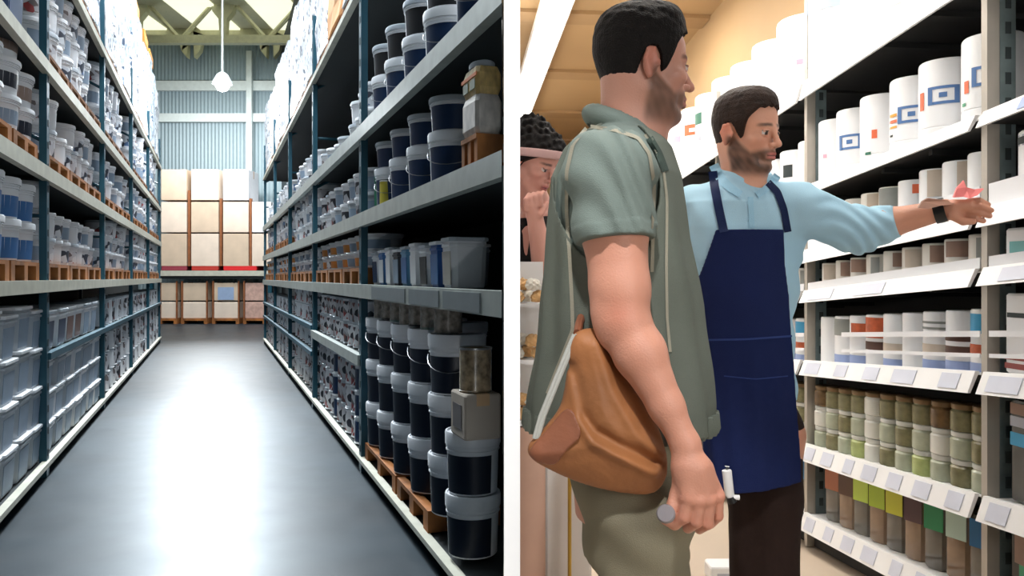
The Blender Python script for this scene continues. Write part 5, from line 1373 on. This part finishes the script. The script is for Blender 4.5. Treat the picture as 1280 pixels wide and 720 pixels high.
# apron
NAV = cloth('navy_apron', (16,30,76), var=.08, bump=.3); NAVS = cloth('navy_strap', (20,34,72))
ator = [cc_(934,285,0,.122,.19),cc_(934,340,0,.125,.17),cc_(938,400,0,.13,.155),cc_(942,450,0,.135,.16),cc_(944,520,-.005,.135,.17),cc_(948,620,-.01,.13,.165)]
Fat = loft(ator, cf, fold=lambda P,a: .003*noise3(P,26,15)+.0022*np.sin(a*16+P[:,2]*5)*sm(-(P[:,2]-J(0,400,ZC)[2]),0,.2), k=.03, sq=2.3)
ZA = 2.25
def X_(px, Z=ZA): return (px-640)/1000*Z
def Z_(py, Z=ZA): return CAMZ+(HOR-py)/1000*Z
asd = poly_sd([(X_(a),Z_(b)) for a,b in [(896,287),(984,286),(986,330),(991,370),(993,420),(998,500),(1003,560),(1005,605),(950,613),(900,618),(890,618),(886,560),(883,480),(880,420),(876,380),(878,350),(888,315)]])
def Fap(P):
    d = Fat.f(P)-.010
    yc = ZC+.03
    return np.maximum(np.maximum(np.maximum(d, -(Fat.f(P)-.003)), asd(P[:,0],P[:,2])), P[:,1]-yc-.02)
Va, Fa_ = surf(Fap, V3(.45,2.0,Z_(630)), V3(.95,2.55,Z_(275)), .0032)
apron = child_mesh('apron', rc, Va, Fa_, [NAV])
bva = [bvh_of(apron)]; bvs = [bvh_of(shirt)]
ribbon('apron_strap', apron, bvs+bva, [(891,214),(893,232),(898,258),(905,290)], 11, .004, NAVS, off=.006)
ribbon('apron_strap', apron, bvs+bva, [(960,228),(972,240),(980,262),(985,290)], 9, .004, NAVS, off=.006)
ribbon('waist_seam', apron, bva, [(885,425),(935,424),(990,420)], 2.5, .002, SEAM, off=.002)
ribbon('pocket_edge', apron, bva, [(905,470),(945,474),(985,470)], 1.5, .002, SEAM, off=.002)
# trousers, shoes, watch
DBT = cloth('dark_brown_trousers', (38,24,20), var=.1)
cl_ = []
for x,y in ((lx1,2.42),(lx2,2.36)): cl_ += chain([V3(x,y,hz2+.02),V3(x,y-.01,flz+.46),V3(x,y,flz+.03)],[.080,.068,.062],.03)
Fct0 = field(cl_+[loft([(hz2-.06,(948-640)/1000*ZC,ZC+.03,.10,.105),(hz2+.14,(942-640)/1000*ZC,ZC+.03,.11,.12)], cf, k=.03)])
Vt, Ftt = surf(lambda P: np.maximum(Fct0(P)+.003*noise3(P,40,7), flz+.045-P[:,2]), V3(.4,2.1,flz), V3(1.1,2.7,hz2+.16), .007)
child_mesh('trousers', rc, Vt, Ftt, [DBT])
for x,y in ((lx1,2.42),(lx2,2.36)):
    Vs, Fss = surf(lambda P: np.maximum(field([cap(V3(x-.01,y+.04,flz+.04),V3(x+.05,y-.14,flz+.03),.05,.04,.02),cap(V3(x,y,flz+.09),V3(x,y,flz+.05),.045,.05,.03)])(P), flz+.002-P[:,2]), V3(x-.12,y-.22,flz-.01), V3(x+.14,y+.13,flz+.16), .008)
    child_mesh('shoe', rc, Vs, Fss, [SHOE])
wd = (WRc-ELc)/np.linalg.norm(WRc-ELc); wc = WRc-wd*.012
rw = Vector(wd).to_track_quat('Z','Y')
mbw = MB(); mbw.lathe([(.030,-.014),(.034,-.014),(.0345,0),(.034,.014),(.030,.014)], 28, M('black_watch_strap',(16,16,18),.4), cap=False)
mbw.lathe([(.030,.014),(.0295,0),(.030,-.014)], 28, MATS['black_watch_strap'], cap=False)
ow = link('wristwatch', mbw.mesh('wristwatch', True), rc, tuple(wc-np.array(rc.location))); ow.rotation_euler = rw.to_euler()
# pink and brown cloth-like swatch held over the can shelf
PNK = M('coral_pink_card', (214,110,108), .6, var=.1); BRC = M('brown_card', (140,98,78), .6, var=.1)
t = empty('color_swatch', tuple(J(1205,250,2.16)))
mbk = MB()
def sheet(m_, pts, mat, Z0, th=.006):
    n = len(pts); vs = [tuple(J(a,b,z)) for a,b,z in pts]+[tuple(J(a,b,z)+V3(0,th,.002)) for a,b,z in pts]
    m_.add(vs, [tuple(range(n)),tuple(range(2*n-1,n-1,-1))]+[(i,i+n,(i+1)%n+n,(i+1)%n) for i in range(n)], mat)
sheet(mbk, [(1192,247,2.14),(1196,236,2.16),(1205,226,2.19),(1208,234,2.16),(1206,246,2.14)], PNK, 2.16)
sheet(mbk, [(1204,246,2.14),(1207,234,2.17),(1219,237,2.16),(1230,236,2.15),(1222,244,2.13),(1212,248,2.12)], PNK, 2.16)
child_world('pink_leaf', mbk, t)
mbk = MB(); sheet(mbk, [(1148,260,2.17),(1153,252,2.18),(1160,248,2.18),(1186,251,2.17),(1194,255,2.15),(1176,257,2.15),(1160,261,2.16)], BRC, 2.16); child_world('brown_leaf', mbk, t)
tag(t, 'folded coral pink and brown sample leaves held over the wrist watch', 'swatch')
# white marker clipped low at the apron side
t = empty('marker_pen', tuple(J(912,632,2.12)))
mbk = MB(); mbk.tube([tuple(J(909,583,2.12)),tuple(J(908.5,588,2.12)),tuple(J(912,618,2.12)),tuple(J(913,622,2.12))],[.007,.0125,.0125,.008],M('marker_white',(236,236,236),.3),14); child_world('barrel', mbk, t, True)
mbk = MB(); mbk.tube([tuple(J(913,621,2.12)),tuple(J(916,628,2.12))],[.010,.012],MATS['black_watch_strap'],12); mbk.tube([tuple(J(913,621,2.118)),tuple(J(924,622,2.118))],[.006,.007],MATS['marker_white'],10); child_world('cap', mbk, t, True)
tag(t, 'white marker with a black cap hooked on the lower hem of the navy apron', 'marker')

# ================================================= onlooker with dark curly hair
ZO = 2.75
ro = empty('person', (.16, ZO, fz(ZO))); foz = ro.location.z
tag(ro, 'person with dark curly hair behind the customer, hand raised to chin, black top', 'person')
OO = J(667, 205, ZO); ORm = rotm(math.radians(-40), math.radians(-28)); 
ob = frame_prims(head_prims(.8,.9), OO, ORm, .92)
nb3 = J(672,262,ZO+.05)
ob += [cap(OO+ORm@V3(-.02,0,-.05), nb3, .05,.055,.025)]
def oc(px, py, dpt, wid): return (CAMZ+(HOR-py)/1000*ZO, .09+(px-672)/1000*ZO, ZO+.05, dpt, wid)
ob.append(loft([oc(672,268,.06,.06),oc(672,290,.08,.09),oc(672,400,.09,.09),oc(676,560,.10,.10)], 0, k=.03))
hnd = J(668,268,ZO-.13)
ob += chain([J(690,300,ZO-.02),J(682,345,ZO-.12),hnd],[.048,.042,.026],.02)+[cap(hnd, J(664,258,ZO-.14),.026,.022,.01)]
for q in range(4): ob += [cap(J(658+q*6,262-q*2,ZO-.15),J(657+q*6,250-q*2,ZO-.155),.0092,.008,.003),cap(J(657+q*6,250-q*2,ZO-.155),J(661+q*6,243-q,ZO-.14),.008,.007,.003)]
ob.append(cap(J(676,268,ZO-.15),J(684,254,ZO-.14),.011,.008,.004))
for dx in (-.035,.06): ob += chain([V3(.10+dx,ZO+.05,foz+.8),V3(.10+dx,ZO+.05,foz+.44),V3(.10+dx,ZO+.05,foz+.08)],[.06,.048,.034],.03)+[cap(V3(.10+dx,ZO+.05,foz+.05),V3(.10+dx+.03,ZO-.08,foz+.035),.03,.024,.03)]
Vo, Fo = surf(field(ob), V3(-.018,ZO-.25,foz-.01), V3(.34,ZO+.22,J(0,150,ZO)[2]), .0045)
Vo[:,0] = np.maximum(Vo[:,0], -.014)
SK3 = np.array(lin((206,150,134))[:3]); Qo = to_local(Vo,OO,ORm,.92)
Co = head_colors(Qo, SK3, lip=np.array(lin((170,90,90))[:3])); fo = sm(np.linalg.norm(Vo-OO,axis=1),.14,.17); Co = Co*(1-fo[:,None])+SK3*fo[:,None]
child_mesh('body', ro, Vo, Fo, [SKIN], Co)
cur = field(CRAN+[ell((-.06,0,.10),(.05,.05,.045),.02)])
def Fcurl(Q):
    x,z = Q[:,0],Q[:,2]; d = cur(Q)-.022 + .011*noise3(Q,150,44)+.006*noise3(Q,260,45)
    return np.maximum(d, (np.interp(x,[-.12,-.03,.0,.04,.08,.1],[-.09,-.06,.0,.03,.06,.07])-z)*.8)
Vh, Fh_ = surf(lambda P: np.maximum(Fcurl(to_local(P,OO,ORm,.92))*.92, -.014-P[:,0]), OO-.2, OO+.2, .0035)
child_mesh('hair', ro, Vh, Fh_, [HAIRM])
BLK = cloth('black_top', (26,24,26))
Fbt = field([loft([oc(672,272,.07,.07),oc(674,292,.10,.085),oc(676,400,.11,.10),oc(678,580,.12,.11)], 0, fold=lambda P,a:.003*noise3(P,40,3), k=.03)]+chain([J(684,296,ZO+.0),J(688,320,ZO-.03),J(684,342,ZO-.10)],[.06,.056,.05],.03))
Vt, Ftt = surf(lambda P: np.maximum(Fbt(P), -.012-P[:,0]), V3(-.02,ZO-.25,J(0,590,ZO)[2]), V3(.34,ZO+.25,J(0,262,ZO)[2]), .006)
child_mesh('black_top', ro, Vt, Ftt, [BLK])
Fot = field([c for dx in (-.035,.06) for c in chain([V3(.10+dx,ZO+.05,foz+.84),V3(.10+dx,ZO+.05,foz+.44),V3(.10+dx,ZO+.05,foz+.06)],[.075,.06,.05],.03)])
Vt, Ftt = surf(lambda P: np.maximum(np.maximum(Fot(P), foz+.06-P[:,2]), -.012-P[:,0]), V3(-.02,ZO-.1,foz), V3(.34,ZO+.2,foz+.9), .008)
child_mesh('trousers', ro, Vt, Ftt, [DBT])
BANDP = cloth('pale_headband', (196,160,156)); 
def Fhb(P):
    q = to_local(P,OO,ORm,.92); d = cur(q)-.034; pl = np.abs(q[:,2]-.045+.5*q[:,0]*0-.35*(q[:,0]-.02))-.016
    return np.maximum(np.maximum(np.maximum(d,pl), -(cur(q)-.012))*.92, -.012-P[:,0])
Vt, Ftt = surf(Fhb, OO-.2, OO+.2, .0035); child_mesh('headband', ro, Vt, Ftt, [BANDP])
SHOP = True
# ============================================================ added panel standing for the white divider strip between the two aisles
PART = M('white_partition_paint', (250,250,250), .6, var=.0)
mb = MB(); mb.box(-.0131,.0131,1.3,1.335,-.6,3.9,PART)
mb.hexa([(-.0125,1.335,-.6),(-.0085,1.335,-.6),(-.082,10.2,-.6),(-.086,10.2,-.6),(-.0125,1.335,3.9),(-.0085,1.335,3.9),(-.082,10.2,3.9),(-.086,10.2,3.9)], PART)
struct('wall_divider_strip', mb)

def area(name, loc, target, size, sy, power, col, spread=None):
    d = bpy.data.lights.new(name, 'AREA'); d.shape = 'RECTANGLE'; d.size = size; d.size_y = sy; d.energy = power; d.color = col
    if spread: d.spread = spread
    o = bpy.data.objects.new(name, d); COL.objects.link(o); o.location = loc
    o.rotation_euler = (Vector(target)-Vector(loc)).to_track_quat('-Z','Y').to_euler(); return o
def spot(name, loc, target, power, ang, blend, col, rad=.05):
    d = bpy.data.lights.new(name, 'SPOT'); d.energy = power; d.spot_size = ang; d.spot_blend = blend; d.color = col; d.shadow_soft_size = rad
    o = bpy.data.objects.new(name, d); COL.objects.link(o); o.location = loc
    o.rotation_euler = (Vector(target)-Vector(loc)).to_track_quat('-Z','Y').to_euler(); return o
spot('added_partition_spot', (0.0,.35,2.9), (0.0,1.3,1.25), 150, math.radians(44), .3, (1,1,1))  # unseen spots added to whiten the near end of the partition
spot('added_partition_spot', (0.0,-.2,.35), (0.0,1.3,1.0), 60, math.radians(40), .3, (1,1,1))
# warehouse lights: cool high bays
COOL = (.90,.96,1.0)
for v, p in [(7.0,640),(12.0,580),(17.0,330),(22.0,280)]:
    q = L(0,v,6.9); area('high_bay_light', q, (q.x,q.y,0), 1.2, 1.2, p, COOL)
area('high_bay_light', L(-.2,4.6,5.0), L(-.2,5.2,-1), 1.6, 1.6, 60, (.72,.9,1.0))
area('end_wall_fill', (wx(275)+.4,ZB-2.2,6.6), (wx(275),ZB+.3,3.0), 5, .6, 420, (.97,.985,1))  # area light added to whiten the far boxes in place of haze
q = W(258,104,14.5); spot('floor_streak_spot', (q.x,q.y,q.z-.4), W(256,560,6.8), 1700, math.radians(36), 1.0, (.76,.9,1), .45)  # spot added to streak the floor, cone kept off the racks
spot('far_floor_streak_spot', W(262,120,24.5), W(262,450,14), 3500, math.radians(36), 1.0, (.9,.96,1), .5)  # second added spot, brightens the far stretch of floor
d = bpy.data.lights.new('pendant_light','POINT'); d.energy = 160; d.shadow_soft_size = .35; d.color = (.92,.97,1); o = bpy.data.objects.new('pendant_light', d); COL.objects.link(o); q = W(262,104,14.5); o.location = (q.x,q.y,q.z-.3)
# shop lights
WARM = (1.0,.965,.91)
if SHOP:
    for (u, v, p) in [(-.2+.0,5.6,0),(1.0,2.2,29),(0.9,3.9,42),(1.0,6.0,50),(.9,8.2,45)]:
        if p:
            q = R(u,v,2.45); area('ceiling_light', q, (q.x+.2,q.y,0), .5, 1.3, p*.94, WARM)
    area('shop_fill_light', (2.3,-1.6,2.5), (1.3,3.2,1.0), 1.8, 1.2, 40, WARM)  # unseen fills added behind the camera for the people's fronts
    area('shop_fill_light', (1.1,-1.0,1.9), (1.3,3.0,1.1), .9, .9, 12, WARM)

w = bpy.data.worlds.new('World'); SC.world = w; w.use_nodes = True
w.node_tree.nodes['Background'].inputs['Color'].default_value = (.62,.8,1,1); w.node_tree.nodes['Background'].inputs['Strength'].default_value = .10

cam = bpy.data.cameras.new('Camera'); co = bpy.data.objects.new('Camera', cam); COL.objects.link(co)
co.location = (0,0,CAMZ); co.rotation_euler = (PI/2,0,0)
cam.sensor_width = 36; cam.lens = 36*FPX/1280; cam.shift_y = -13/1280; cam.clip_start = .05
SC.camera = co
vs_ = SC.view_settings; vs_.view_transform = 'Standard'; vs_.look = 'None'; vs_.exposure = 0; vs_.gamma = 1; vs_.use_curve_mapping = False
